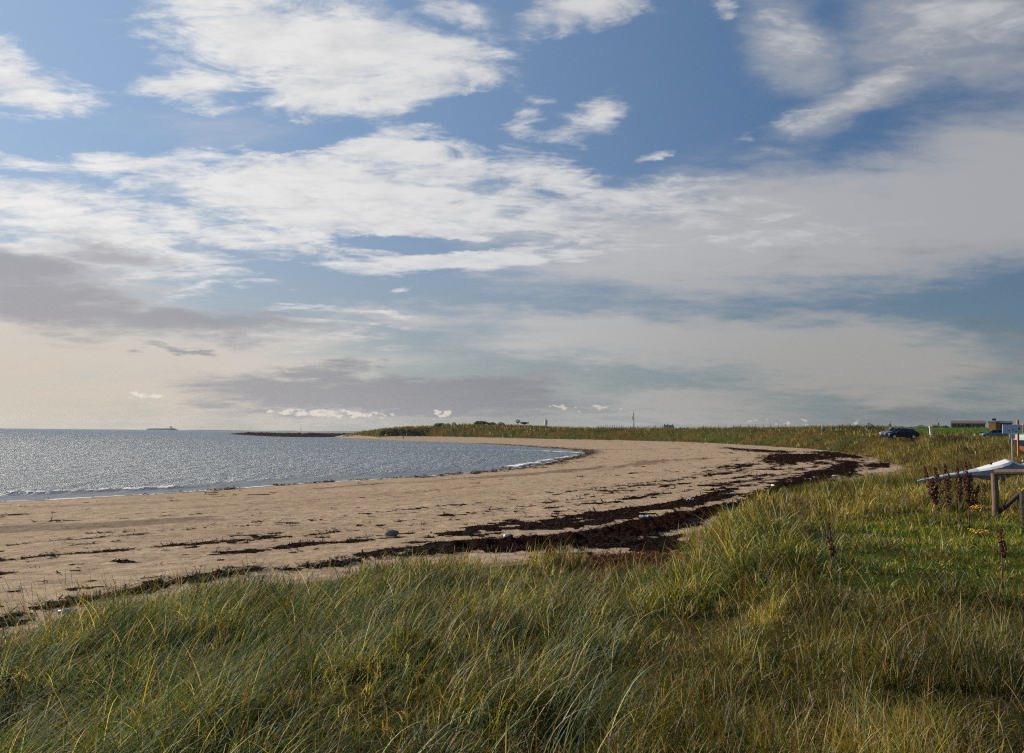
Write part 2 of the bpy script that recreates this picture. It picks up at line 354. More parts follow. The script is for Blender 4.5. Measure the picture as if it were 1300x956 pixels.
# ------------------------------------------------------------------ ground mesh on a polar grid
azf = np.arange(-35, 35.01, .062)
azc = np.concatenate([np.arange(-180, -60, 6), np.arange(-60, -35, .8)])
AZ = np.concatenate([azc, azf, -azc[::-1][:-1] if azc[0] == -180 else -azc[::-1]])
rr = [0.25]
while rr[-1] < 8800:
    r_ = rr[-1]; rr.append(r_ * (1.06 if r_ < 3 else 1.0105 if r_ < 90 else 1.0085 if r_ < 640 else 1.06))
RR = np.array(rr)
A, D_ = np.meshgrid(np.radians(AZ), RR)
GX = (np.sin(A) * D_).ravel(); GY = (np.cos(A) * D_).ravel(); GP = np.stack([GX, GY], 1)
nr, na = A.shape
gz, gv, gs, gu = terrain(GP)
weed = weed_fields(GP, gv, gs, gu)
damp = np.zeros(len(gz))
dn = fbm(gu / 9, gv / 1.2, 4, 71)
for L, wd, amt in DAMP:
    dl = dist_poly(GP, L); damp = np.maximum(damp, min(1, amt * 1.25) * sstep(1.1, .1, dl / wd + (dn - .5) * 2.2))
damp = np.maximum(damp, sstep(2.6, .2, gv) * .95) * (gs < 0)
lump = fbm(GX * 3.1, GY * 3.1, 4, 81)
HZ = sdpoly(GP, HEAVY)
gz = gz + weed * sstep(-.3, .6, HZ) * (.03 + .34 * np.clip(lump - .3, 0, 1)) * (gs < .6) + weed * .012

def mesh_np(name, V, Fq, mats, attrs=None, smooth=False, tri=False):
    me = bpy.data.meshes.new(name); k = 3 if tri else 4
    V = np.ascontiguousarray(V, np.float32); Fq = np.ascontiguousarray(Fq, np.int32)
    me.vertices.add(len(V)); me.vertices.foreach_set('co', V.ravel())
    me.loops.add(len(Fq) * k); me.loops.foreach_set('vertex_index', Fq.ravel())
    me.polygons.add(len(Fq)); me.polygons.foreach_set('loop_start', np.arange(0, len(Fq) * k, k, dtype=np.int32))
    me.polygons.foreach_set('loop_total', np.full(len(Fq), k, np.int32)) if False else None
    me.polygons.foreach_set('use_smooth', np.full(len(Fq), smooth, bool))
    for m in mats: me.materials.append(m)
    for an, av in (attrs or {}).items():
        av = np.asarray(av, np.float32)
        if av.ndim == 1: a = me.attributes.new(an, 'FLOAT', 'POINT'); a.data.foreach_set('value', av)
        else:
            a = me.attributes.new(an, 'FLOAT_COLOR', 'POINT')
            if av.shape[1] == 3: av = np.concatenate([av, np.ones((len(av), 1), np.float32)], 1)
            a.data.foreach_set('color', np.ascontiguousarray(av).ravel())
    me.update(calc_edges=True)
    o = bpy.data.objects.new(name, me); COL.objects.link(o); return o

def sub_mesh(V, Q):
    used = np.zeros(len(V), bool); used[Q.ravel()] = True; idx = np.cumsum(used) - 1
    return used, idx[Q]

I = np.arange(nr * na).reshape(nr, na)
Q = np.stack([I[:-1, :-1], I[:-1, 1:], I[1:, 1:], I[1:, :-1]], -1).reshape(-1, 4)[:, ::-1]
Qw = np.stack([I[:-1, -1], I[:-1, 0], I[1:, 0], I[1:, -1]], -1)[:, ::-1]
Q = np.vstack([Q, Qw])
isgrass = (gs[Q].mean(1) > 0)

def sand_material():
    m = bpy.data.materials.new('beach_sand'); m.use_nodes = True; nt = m.node_tree; N = NT(nt); b = nt.nodes['Principled BSDF']
    tc = N.new('ShaderNodeTexCoord'); O = tc.outputs['Object']
    big = N.noise(O, .18, 5, .6); mid = N.noise(O, 1.7, 6, .65); fine = N.noise(O, 24, 5, .7); grit = N.noise(O, 110, 3, .7)
    c = N.mix(N.ss(big, .35, .65), (.415, .30, .188), (.485, .36, .235))
    c = N.mix(N.ss(mid, .38, .66), c, (.32, .225, .145))
    c = N.mix(N.math('MULTIPLY', N.ss(fine, .5, .72), .45), c, (.20, .14, .09))
    fk = N.noise(N.mapping(O, sc=(1, 1.3, 1)), 5.5, 5, .75); c = N.mix(N.math('MULTIPLY', N.ss(fk, .58, .66), .4), c, (.13, .085, .055))
    fl = N.math('MULTIPLY', N.ss(grit, .60, .68), .5); c = N.mix(fl, c, (.16, .12, .09))
    da = N.attr('damp').outputs['Fac']; we = N.attr('weed').outputs['Fac']
    dm = N.ss(N.math('ADD', da, N.math('MULTIPLY', N.math('SUBTRACT', mid, .5), .5)), .05, .95)
    c = N.mix(dm, c, N.mix(1.0, c, (.50, .45, .41), 'MULTIPLY'))
    wn = N.noise(O, 9, 6, .7)
    wm = N.ss(N.math('ADD', we, N.math('MULTIPLY', N.math('SUBTRACT', wn, .5), 1.5)), .35, .62)
    wc = N.mix(N.ss(N.noise(O, 14, 4, .7), .4, .7), (.008, .0045, .004), (.040, .017, .010))
    c = N.mix(wm, c, wc)
    N.L(c, b.inputs['Base Color'])
    N.L(N.math('SUBTRACT', .95, N.math('MULTIPLY', dm, .12)), b.inputs['Roughness'])
    N.L(N.math('MULTIPLY', N.math('SUBTRACT', 1.0, wm), N.math('ADD', .04, N.math('MULTIPLY', dm, .05))), b.inputs['Specular IOR Level'])
    v = N.new('ShaderNodeTexVoronoi'); N.L(O, v.inputs['Vector']); v.inputs['Scale'].default_value = 2.6; v.feature = 'SMOOTH_F1'
    hh = N.math('ADD', N.math('MULTIPLY', v.outputs['Distance'], .5), N.math('ADD', N.math('MULTIPLY', mid, 1.2), N.math('MULTIPLY', fine, .25)))
    hh = N.math('ADD', hh, N.math('MULTIPLY', wm, N.math('ADD', .3, wn)))
    N.L(N.bump(hh, .9, .09), b.inputs['Normal'])
    return m
def turf_material():
    m = bpy.data.materials.new('dune_turf'); m.use_nodes = True; nt = m.node_tree; N = NT(nt); b = nt.nodes['Principled BSDF']
    tc = N.new('ShaderNodeTexCoord'); O = tc.outputs['Object']
    big = N.noise(O, .05, 5, .6); mid = N.noise(O, .7, 6, .65); fine = N.noise(O, 14, 6, .75)
    c = N.mix(N.ss(mid, .35, .65), (.040, .052, .016), (.075, .075, .025))
    c = N.mix(N.ss(big, .45, .62), c, (.11, .065, .022))
    c = N.mix(N.ss(fine, .45, .7), c, (.020, .024, .010))
    c = N.mix(N.attr('lawn').outputs['Fac'], c, N.mix(N.ss(fine, .35, .7), (.085, .145, .022), (.05, .09, .015)))
    sn = N.attr('sandy').outputs['Fac']
    sm = N.ss(N.math('ADD', sn, N.math('MULTIPLY', N.math('SUBTRACT', N.noise(O, 3.0, 5, .7), .5), 1.4)), .4, .7)
    c = N.mix(sm, c, (.34, .245, .16))
    N.L(c, b.inputs['Base Color']); b.inputs['Roughness'].default_value = 1; b.inputs['Specular IOR Level'].default_value = 0
    N.L(N.bump(N.math('ADD', fine, N.math('MULTIPLY', mid, .5)), 1.0, .12), b.inputs['Normal'])
    return m
M_sand = sand_material(); M_turf = turf_material()
GV = np.stack([GX, GY, gz], 1)
sandy = sstep(.9, 0.0, gs)
ga, gd = polar(GP); tfm = sstep(-.6, .6, sdpoly(GP, gpoly([(985, 700), (1040, 668), (1120, 655), (1210, 655), (1300, 662), (1420, 672), (1420, 752), (1300, 742), (1180, 748), (1080, 740), (1000, 728)], 2.15)))
lawn = .8 * tfm + sstep(208, 222, gd) * sstep(22.2, 24.0, ga) * sstep(340, 300, gd)
uq = Q[~isgrass]; used, fq = sub_mesh(GV, uq)
o = mesh_np('beach', GV[used], fq, [M_sand], {'damp': damp[used], 'weed': weed[used]}, smooth=True); tag(o, kind='structure')
uq = Q[isgrass]; used, fq = sub_mesh(GV, uq)
o = mesh_np('dune_ground', GV[used], fq, [M_turf], {'sandy': sandy[used], 'lawn': lawn[used]}, smooth=True); tag(o, kind='structure')

# ------------------------------------------------------------------ sea
def sea():
    az = np.concatenate([np.arange(-180, -60, 5), np.arange(-60, -33, 1), np.arange(-33, 12, .09), np.arange(12, 60, 4), np.arange(60, 180, 10)])
    r = [4.0]
    while r[-1] < 9000: r.append(r[-1] * (1.2 if r[-1] < 28 else 1.006 if r[-1] < 90 else 1.009 if r[-1] < 600 else 1.05))
    a, d = np.meshgrid(np.radians(az), np.array(r)); X = (np.sin(a) * d).ravel(); Y = (np.cos(a) * d).ravel(); P = np.stack([X, Y], 1)
    dd = d.ravel()
    dw, u = dist_poly(P, W, want_u=True); v = np.where(inside(P, LAND), dw, -dw)
    BR = gpoly([(-60, 630), (0, 628.3), (60, 627), (120, 624.6), (165, 622.6), (215, 620.6), (260, 618.3), (310, 616), (350, 613.5)], 0)
    db, ub = dist_poly(P, BR, want_u=True)
    nb = fbm(ub / 2.5, ub * 0 + 1, 3, 91)
    ax, dx = polar(P); fade = sstep(-16.0, -22.5, ax) * .8 + .2 * sstep(-13, -17, ax)
    ridge = np.exp(-(db / .55) ** 2)
    z = .02 + ridge * fade * (.10 + .22 * nb)
    z = z + np.exp(-((v + 9 + 3 * fbm(u / 30, u * 0, 2, 5)) / 1.6) ** 2) * .05 + (fbm(X * .22, Y * .5, 3, 95) - .5) * .10 * sstep(-2, -20, v)
    foam = sstep(.75, .2, db / .55 + (fbm(X * 1.8, Y * 1.8, 3, 97) - .5) * 1.6) * fade * sstep(.25, .5, nb + .1)
    edge = sstep(.9, .1, np.abs(v + .15) / .5 + (fbm(u / 1.2, v, 3, 99) - .5) * 1.2) * .75
    FB = gpoly([(640, 571), (680, 572), (715, 573.5), (738, 575)], 0); FC = gpoly([(650, 592), (700, 583), (735, 577)], 0)
    for L, wd in ((FB, 1.8), (FC, 1.2)):
        foam = np.maximum(foam, .9 * sstep(.8, .1, dist_poly(P, L) / wd + (fbm(X * .5, Y * .5, 3, 98) - .5) * 2.2))
    foam = np.maximum(foam, edge)
    shallow = sstep(-9, -1, v)
    n1, n2 = a.shape; I = np.arange(n1 * n2).reshape(n1, n2)
    Qs = np.stack([I[:-1, :-1], I[:-1, 1:], I[1:, 1:], I[1:, :-1]], -1).reshape(-1, 4)[:, ::-1]
    Qs = Qs[v[Qs].min(1) < 6]
    used, fq = sub_mesh(np.zeros((len(X), 3)), Qs)
    m = bpy.data.materials.new('sea_water'); m.use_nodes = True; nt = m.node_tree; N = NT(nt); b = nt.nodes['Principled BSDF']
    tc = N.new('ShaderNodeTexCoord'); O = tc.outputs['Object']
    sh = N.attr('shallow').outputs['Fac']; fo = N.attr('foam').outputs['Fac']
    c = N.mix(sh, (.125, .170, .205), (.19, .18, .17))
    c = N.mix(N.math('MULTIPLY', N.ss(N.noise(N.mapping(O, sc=(.5, 1.0, 1)), .02, 4, .6), .42, .6), .4), c, (.05, .07, .08))
    c = N.mix(N.ss(N.math('ADD', fo, N.math('MULTIPLY', N.math('SUBTRACT', N.noise(O, 2.5, 5, .7), .5), .9)), .35, .65), c, (.80, .79, .76))
    N.L(c, b.inputs['Base Color']); N.L(N.math('ADD', .34, N.math('MULTIPLY', fo, .5)), b.inputs['Roughness']); b.inputs['IOR'].default_value = 1.33
    w1 = N.noise(N.mapping(O, rot=(0, 0, R(12)), sc=(.7, 1.0, 1)), 1.5, 6, .70, .3)
    w2 = N.noise(N.mapping(O, rot=(0, 0, R(-8)), sc=(.28, 1.0, 1)), .16, 4, .6)
    w3 = N.noise(N.mapping(O, rot=(0, 0, R(7)), sc=(1.9, .34, 1)), 1.1, 4, .6)
    w4 = N.noise(N.mapping(O, rot=(0, 0, R(14)), sc=(2.2, .34, 1)), .26, 4, .6)
    hgt = N.math('ADD', N.math('ADD', N.math('MULTIPLY', w3, .5), N.math('MULTIPLY', w4, 1.6)), N.math('MULTIPLY', w1, .8), N.math('MULTIPLY', w2, 2.2))
    amp = N.math('SUBTRACT', 1.0, N.math('MULTIPLY', sh, .72))
    bn = N.new('ShaderNodeBump'); N.L(hgt, bn.inputs['Height']); N.L(amp, bn.inputs['Strength']); bn.inputs['Distance'].default_value = .95
    N.L(bn.outputs[0], b.inputs['Normal'])
    o = mesh_np('sea', np.stack([X, Y, z], 1)[used], fq, [m], {'foam': foam[used], 'shallow': shallow[used]}, smooth=True); tag(o, kind='structure')
sea()

# ------------------------------------------------------------------ grass
def grass_material():
    m = bpy.data.materials.new('grass_blades'); m.use_nodes = True; nt = m.node_tree; N = NT(nt); nt.nodes.clear()
    out = N.new('ShaderNodeOutputMaterial'); t = N.attr('tint').outputs['Color']
    d = N.new('ShaderNodeBsdfDiffuse'); N.L(t, d.inputs['Color'])
    tr = N.new('ShaderNodeBsdfTranslucent'); N.L(N.mix(1.0, t, (1.25, 1.15, .6), 'MULTIPLY'), tr.inputs['Color'])
    g = N.new('ShaderNodeBsdfGlossy'); g.inputs['Roughness'].default_value = .5; g.inputs['Color'].default_value = (.9, .95, 1, 1)
    a = N.new('ShaderNodeMixShader'); a.inputs[0].default_value = .38; N.L(d.outputs[0], a.inputs[1]); N.L(tr.outputs[0], a.inputs[2])
    b = N.new('ShaderNodeMixShader'); b.inputs[0].default_value = .02; N.L(a.outputs[0], b.inputs[1]); N.L(g.outputs[0], b.inputs[2])
    N.L(b.outputs[0], out.inputs['Surface']); return m
M_grass = grass_material()
PAL = np.array([(.044, .078, .010), (.038, .070, .024), (.098, .115, .012), (.24, .20, .022), (.52, .41, .21), (.24, .115, .045), (.115, .165, .10)])

def blades(name, P, z, Ln, Wd, phi, a0, bend, colr, K=4, spread=None, head=None, label=None):
    n = len(P)
    if n == 0: return
    t = np.linspace(0, 1, K + 1)
    pos = np.zeros((n, K + 1, 3)); pos[:, 0, 0] = P[:, 0]; pos[:, 0, 1] = P[:, 1]; pos[:, 0, 2] = z - .02
    dx, dy = np.sin(phi), np.cos(phi)
    for i in range(1, K + 1):
        tm = (t[i] + t[i - 1]) / 2; ang = a0 + bend * tm ** 1.5; st = Ln / K
        pos[:, i, 0] = pos[:, i - 1, 0] + np.sin(ang) * dx * st; pos[:, i, 1] = pos[:, i - 1, 1] + np.sin(ang) * dy * st
        pos[:, i, 2] = pos[:, i - 1, 2] + np.cos(ang) * st
    pos[:, :, 2] = np.maximum(pos[:, :, 2], (z - .02)[:, None])
    th = phi + np.pi / 2 + rng.normal(0, .7, n)
    sx, sy = np.sin(th), np.cos(th)
    prof = (1 - t) ** .65 if head is None else head
    w = Wd[:, None] * prof[None, :] * .5
    Lft = pos.copy(); Rgt = pos.copy()
    Lft[:, :, 0] -= sx[:, None] * w; Lft[:, :, 1] -= sy[:, None] * w; Rgt[:, :, 0] += sx[:, None] * w; Rgt[:, :, 1] += sy[:, None] * w
    V = np.stack([Lft, Rgt], 2).reshape(n, (K + 1) * 2, 3)
    base = (np.arange(n) * (K + 1) * 2)[:, None, None]
    f = np.array([[2 * i, 2 * i + 1, 2 * i + 3, 2 * i + 2] for i in range(K)])[None]
    Fq = (base + f).reshape(-1, 4)
    C = np.repeat(colr[:, None, :], (K + 1) * 2, 1).reshape(-1, 3)
    return V.reshape(-1, 3), Fq, C

class Bag:
    def __init__(s): s.v = []; s.f = []; s.c = []; s.n = 0
    def add(s, r):
        if r is None: return
        V, Fq, C = r; s.v.append(V); s.f.append(Fq + s.n); s.c.append(C); s.n += len(V)
    def build(s, name, mt):
        return mesh_np(name, np.vstack(s.v), np.vstack(s.f), [mt], {'tint': np.vstack(s.c)}, smooth=False)

def sample(n, d0, d1, a0=-33.5, a1=33.5):
    d = np.sqrt(rng.uniform(d0 * d0, d1 * d1, n)); a = np.radians(rng.uniform(a0, a1, n))
    return np.stack([np.sin(a) * d, np.cos(a) * d], 1)
def sample_c(n, d0, d1, a1=33.5, e=.6):
    u = rng.random(n); d = (d0 ** e + u * (d1 ** e - d0 ** e)) ** (1 / e); a = np.radians(rng.uniform(-33.5, a1, n))
    return np.stack([np.sin(a) * d, np.cos(a) * d], 1)
def colours(P, wts, jit=.22):
    n = len(P); wts = np.asarray(wts, float)
    if wts.ndim == 1: wts = np.repeat(wts[None], n, 0)
    cw = np.cumsum(wts / wts.sum(1, keepdims=True), 1); r = rng.random(n)[:, None]
    idx = np.minimum((r > cw).sum(1), len(PAL) - 1)
    c = PAL[idx] * (1 + rng.normal(0, jit, n))[:, None]
    return np.clip(c * (1 + rng.normal(0, .06, (n, 3))), .01, .6)

TURF = gpoly([(965, 715), (1030, 672), (1120, 656), (1210, 655), (1300, 662), (1420, 672), (1420, 770), (1300, 762), (1180, 768), (1080, 758), (990, 745)], 2.15)
def veg(P):
    """terrain plus the plan of what grows where: returns z, s, marram share, turf share, clump noise"""
    z, v, s, u = terrain(P); x, y = P[:, 0], P[:, 1]; a, d = polar(P)
    clump = fbm(x / 1.1, y / 1.1, 3, 101); patch = fbm(x / 4.5, y / 4.5, 3, 103)
    turf = sstep(-.6, .6, sdpoly(P, TURF) + (patch - .5) * 3)
    mar = sstep(12, -10, a + (patch - .5) * 22)
    for m in MOUND[:2]: mar = np.maximum(mar, np.exp(-((x - m[0]) ** 2 + (y - m[1]) ** 2) / 2.2 ** 2))
    return z, s, np.clip(mar, 0, 1), turf, clump, patch, a, d

def near_grass():
    bag = Bag()
    for (d0, d1, K) in ((2.9, 8.6, 7), (8.6, 18, 5), (18, 37, 4)):
        n = int(540000 * (d1 ** .6 - d0 ** .6) / (37 ** .6 - 2.9 ** .6)); nt_ = n // 55; T = sample_c(nt_, d0, d1); tr_ = rng.gamma(3, .03, nt_) * np.clip(np.hypot(T[:, 0], T[:, 1]) / 7, 1, 2.2); q = rng.integers(0, nt_, int(n * .76)); ofs = rng.normal(0, 1, (len(q), 2)) * tr_[q][:, None]
        P = np.vstack([T[q] + ofs, sample_c(n - len(q), d0, d1)]); ofs = np.vstack([ofs, np.zeros((n - len(q), 2))]); tf = np.hypot(ofs[:, 0], ofs[:, 1]) > 0
        tsz = np.concatenate([rng.uniform(.4, 1.85, nt_)[q], np.full(n - len(q), .62)]); tph = np.concatenate([rng.normal(0, .9, nt_)[q], rng.normal(0, 1.2, n - len(q))])
        z, s, mar, turf, clump, patch, a, d = veg(P)
        edge = sstep(-.15, 1.1, s + (clump - .5) * 1.6)
        keep = rng.random(n) < edge * (.12 + 1.2 * sstep(.42, .60, clump) * (1 - turf) + turf)
        P, z, s, mar, turf, clump, patch, a, d, ofs, tf, tsz, tph = [q[keep] for q in (P, z, s, mar, turf, clump, patch, a, d, ofs, tf, tsz, tph)]
        n = len(P); ismar = rng.random(n) < mar * .75
        Ln = np.where(ismar, rng.uniform(.16, .44, n), rng.uniform(.08, .23, n) * (1 + .55 * sstep(16, 20, d))) * (.35 + 1.35 * clump)
        Ln = Ln * (1 - .62 * turf) * (.8 + .2 * sstep(0, 1.3, s))
        Wd = np.where(ismar, rng.uniform(.0055, .0105, n), rng.uniform(.0045, .0095, n)) * np.clip(d / 9, 1, 3.6)
        wind = np.where(a < 6, 1.45, -1.2) + (patch - .5) * 3.4 + (fbm(P[:, 0] * 1.1, P[:, 1] * 1.1, 2, 107) - .5) * 4.5          # heading of the lean, clockwise from away
        Ln = Ln * tsz
        phi = wind + tph * np.where(ismar, 1.05, 2.1) + rng.normal(0, .5, n)
        ou = np.arctan2(ofs[:, 0], ofs[:, 1]); wx = np.sin(phi) + 1.1 * np.sin(ou) * tf; wy = np.cos(phi) + 1.1 * np.cos(ou) * tf; phi = np.arctan2(wx, wy)
        a0 = np.where(ismar, rng.uniform(.15, .7, n), rng.uniform(0, .5, n)); bend = np.where(ismar, rng.uniform(.5, 2.1, n), rng.uniform(.2, 2.0, n))
        yl = sstep(.42, .68, patch)[:, None]
        wm = np.array([.22, .22, .20, .16, .10, .06, .12])[None]; wg = np.array([.18, .04, .26, .30, .16, .12, .02])[None]; wt = np.array([.26, .06, .34, .27, .04, .03, 0.])[None]
        wts = np.where(ismar[:, None], wm, wg * (1 - turf[:, None]) + wt * turf[:, None]); wts = wts * (1 + yl * np.array([-.4, -.4, .3, .9, .8, .8, -.4])[None])
        cv = .55 + 1.15 * sstep(.30, .70, fbm(P[:, 0] * .9, P[:, 1] * .9, 3, 111))
        bag.add(blades('g', P, z, Ln, Wd, phi, a0, bend, colours(P, wts) * cv[:, None], K))
    # taller dry flowering stems, standing singly above the rest
    P = sample(4200, 3.4, 24); z, s, mar, turf, clump, patch, a, d = veg(P); k = (s > .15) & (rng.random(len(P)) < .75 - .6 * turf); P, z, a, d = P[k], z[k], a[k], d[k]; n = len(P)
    head = np.array([.5, .45, .4, .35, .35, 1.3, 1.9, 1.4, .1]); K = 8
    c = colours(P, [.05, .02, .1, .1, .6, .65, 0]) * .8
    bag.add(blades('g', P, z, rng.uniform(.26, .58, n), rng.uniform(.0025, .004, n) * np.clip(d / 7, 1, 2.5), np.where(a < 6, 1.3, -1.2) + rng.normal(0, .8, n), rng.uniform(0, .3, n), rng.uniform(.05, .6, n), c, K, head=head))
    # dead thatch: short pale and brown bits lying tangled at the foot of the sward
    P = sample_c(90000, 2.9, 26); z, s, mar, turf, clump, patch, a, d = veg(P); k = (s > -.1) & (rng.random(len(P)) < 1 - .8 * turf); P, z, d = P[k], z[k], d[k]; n = len(P)
    bag.add(blades('g', P, z + rng.uniform(0, .05, n), rng.uniform(.05, .20, n), rng.uniform(.004, .008, n) * np.clip(d / 9, 1, 2.5), rng.uniform(0, 6.28, n), rng.uniform(.7, 1.5, n), rng.uniform(-.4, .8, n), colours(P, [.15, .02, .2, .15, .45, .5, 0]) * .75, 3))
    # long marram leaves that arch over the top of the sward on the left
    P = sample(6500, 3.4, 15, -33, 8); z, s, mar, turf, clump, patch, a, d = veg(P); k = (s > .25) & (clump > .40); P, z, a, d = P[k], z[k], a[k], d[k]; n = len(P)
    bag.add(blades('g', P, z, rng.uniform(.5, .85, n), rng.uniform(.005, .009, n), 1.4 + rng.normal(0, .55, n), rng.uniform(.15, .45, n), rng.uniform(1.1, 1.9, n), colours(P, [.2, .4, .1, .1, .15, 0, .4]) * 1.25, 8))
    # sparse seeding marram stalks on the seaward edge, nodding to the left against the sand
    P = sample(9000, 6, 15, -33, 6); z, s, mar, turf, clump, patch, a, d = veg(P); k = (s > -.5) & (s < 1.3) & (rng.random(len(P)) < .3); P, z, d = P[k], z[k], d[k]; n = len(P)
    bag.add(blades('g', P, z, rng.uniform(.4, .8, n), np.full(n, .0035), -1.35 + rng.normal(0, .45, n), rng.uniform(.2, .6, n), rng.uniform(.0, .5, n), colours(P, [.2, .3, .2, 0, .3, .2, .1]), 8, head=head))
    o = bag.build('dune_grass', M_grass)
    tag(o, 'long wind-bent marram and meadow grass covering the near dune', 'grass', kind='stuff')
near_grass()

def far_grass():
    bag = Bag()
    for (n, d0, d1, K, w0, l0, l1, a0_) in ((150000, 36, 75, 3, .022, .28, .60, 0), (130000, 75, 165, 2, .05, .30, .75, 2), (120000, 165, 420, 2, .11, .35, .95, -14), (60000, 420, 680, 1, .25, .4, 1.1, -14)):
        P = sample(n, d0, d1, a0_, 33.5)
        z, s, mar, turf, clump, patch, a, d = veg(P)
        x, y = P[:, 0], P[:, 1]; big = fbm(x / 14, y / 14, 4, 131); cl = fbm(x / 3., y / 3., 3, 133)
        field = sstep(208, 222, d) * sstep(22.2, 24.0, a)
        keep = (s > .1) & (s < 130) & (rng.random(n) < (.25 + 1.4 * sstep(.40, .55, cl)) * (1 - .97 * field))
        P, z, s, mar, big, cl, a, d, field = [q[keep] for q in (P, z, s, mar, big, cl, a, d, field)]; n = len(P)
        Ln = rng.uniform(l0, l1, n) * (.30 + 1.25 * sstep(.38, .66, cl)) * (.6 + .4 * sstep(0, 2, s)); Wd = w0 * rng.uniform(.6, 1.4, n)
        ru = sstep(.46, .66, big)[:, None]
        wts = np.array([.22, .10, .26, .24, .10, .06, 0])[None] * (1 - ru) + np.array([.10, .02, .18, .22, .20, .40, 0])[None] * ru
        dk = fbm(P[:, 0] / 2.2, P[:, 1] / 2.2, 3, 137); c = colours(P, wts, .25) * (.50 + .75 * sstep(.35, .65, dk))[:, None]
        bag.add(blades('g', P, z, Ln, Wd, -1.2 + rng.normal(0, 1.2, n), rng.uniform(0, .6, n), rng.uniform(.1, .9, n), c, K, head=None if K > 1 else np.array([1, .5])))
    o = bag.build('dune_scrub', M_grass)
    tag(o, 'rough olive and rusty grass clumps on the dune ridge behind the bay', 'grass', kind='stuff')
far_grass()
# ------------------------------------------------------------------ mesh builder
class MB:
    def __init__(s): s.v = []; s.f = []
    def add(s, vs, fs):
        b = len(s.v); s.v += [tuple(v) for v in vs]; s.f += [tuple(i + b for i in f) for f in fs]; return s
    def box(s, c, sz, rz=0.0, bev=0.0, rot=None):
        m = bmesh.new(); bmesh.ops.create_cube(m, size=1)
        for v in m.verts: v.co = Vector((v.co.x * sz[0], v.co.y * sz[1], v.co.z * sz[2]))
        if bev: bmesh.ops.bevel(m, geom=m.edges[:], offset=bev, segments=2, affect='EDGES', profile=.6)
        Rm = rot.to_3x3() if rot is not None else Matrix.Rotation(rz, 3, 'Z')
        m.verts.index_update()
        s.add([Rm @ v.co + Vector(c) for v in m.verts], [[v.index for v in f.verts] for f in m.faces]); m.free(); return s
    def tube(s, pts, rad, n=8, cap=True):
        pts = [Vector(p) for p in pts]; rad = rad if isinstance(rad, (list, tuple)) else [rad] * len(pts)
        vs = []; fs = []
        for i, p in enumerate(pts):
            t = (pts[min(i + 1, len(pts) - 1)] - pts[max(i - 1, 0)]).normalized()
            a = t.cross(Vector((0, 0, 1)) if abs(t.z) < .9 else Vector((1, 0, 0))).normalized(); b = t.cross(a)
            for k in range(n):
                q = 2 * math.pi * k / n; vs.append(p + (a * math.cos(q) + b * math.sin(q)) * rad[i])
        for i in range(len(pts) - 1):
            for k in range(n): fs.append((i * n + k, i * n + (k + 1) % n, (i + 1) * n + (k + 1) % n, (i + 1) * n + k))
        if cap: fs.append(tuple(range(n))[::-1]); fs.append(tuple(range((len(pts) - 1) * n, len(pts) * n)))
        return s.add(vs, fs)
    def loft(s, rings, cap=True):
        n = len(rings[0]); vs = [p for r in rings for p in r]; fs = []
        for i in range(len(rings) - 1):
            for k in range(n): fs.append((i * n + k, i * n + (k + 1) % n, (i + 1) * n + (k + 1) % n, (i + 1) * n + k))
        if cap: fs.append(tuple(range(n))[::-1]); fs.append(tuple(range((len(rings) - 1) * n, len(rings) * n)))
        return s.add(vs, fs)
    def blob(s, c, r, sub=1, jit=.15):
        m = bmesh.new(); bmesh.ops.create_icosphere(m, subdivisions=sub, radius=1)
        m.verts.index_update()
        s.add([Vector((v.co.x * r[0], v.co.y * r[1], v.co.z * r[2])) * (1 + random.uniform(-jit, jit)) + Vector(c) for v in m.verts], [[v.index for v in f.verts] for f in m.faces]); m.free(); return s
    def build(s, name, m, parent=None, smooth=False, loc=None):
        me = bpy.data.meshes.new(name); me.from_pydata(s.v, [], s.f); me.materials.append(m); me.update()
        b = bmesh.new(); b.from_mesh(me); bmesh.ops.recalc_face_normals(b, faces=b.faces[:]); b.to_mesh(me); b.free()
        if smooth:
            for p in me.polygons: p.use_smooth = True
        o = bpy.data.objects.new(name, me); COL.objects.link(o)
        if parent: o.parent = parent
        if loc: o.location = loc
        return o

# ------------------------------------------------------------------ seaweed
def weed_material():
    m = bpy.data.materials.new('seaweed_fronds'); m.use_nodes = True; nt = m.node_tree; N = NT(nt); b = nt.nodes['Principled BSDF']
    N.L(N.attr('tint').outputs['Color'], b.inputs['Base Color']); b.inputs['Roughness'].default_value = .8; b.inputs['Specular IOR Level'].default_value = .12
    return m
M_weed = weed_material()
def fronds(P, z, l0, l1, w0, w1, flat, tinge=0.0):
    n = len(P); base = np.array([(.009, .005, .004), (.022, .009, .006), (.040, .018, .010), (.010, .008, .005)])
    c = base[rng.integers(0, 4, n)] * (1 + rng.normal(0, .25, n))[:, None] + tinge * np.array([.16, .06, .015])[None] * rng.random(n)[:, None]
    return blades('w', P, z + .025, rng.uniform(l0, l1, n), rng.uniform(w0, w1, n), rng.uniform(0, 6.28, n), rng.uniform(*flat, n), rng.uniform(-.3, .9, n), np.clip(c, .004, .4), 3, head=np.array([.6, 1, .9, .3]))
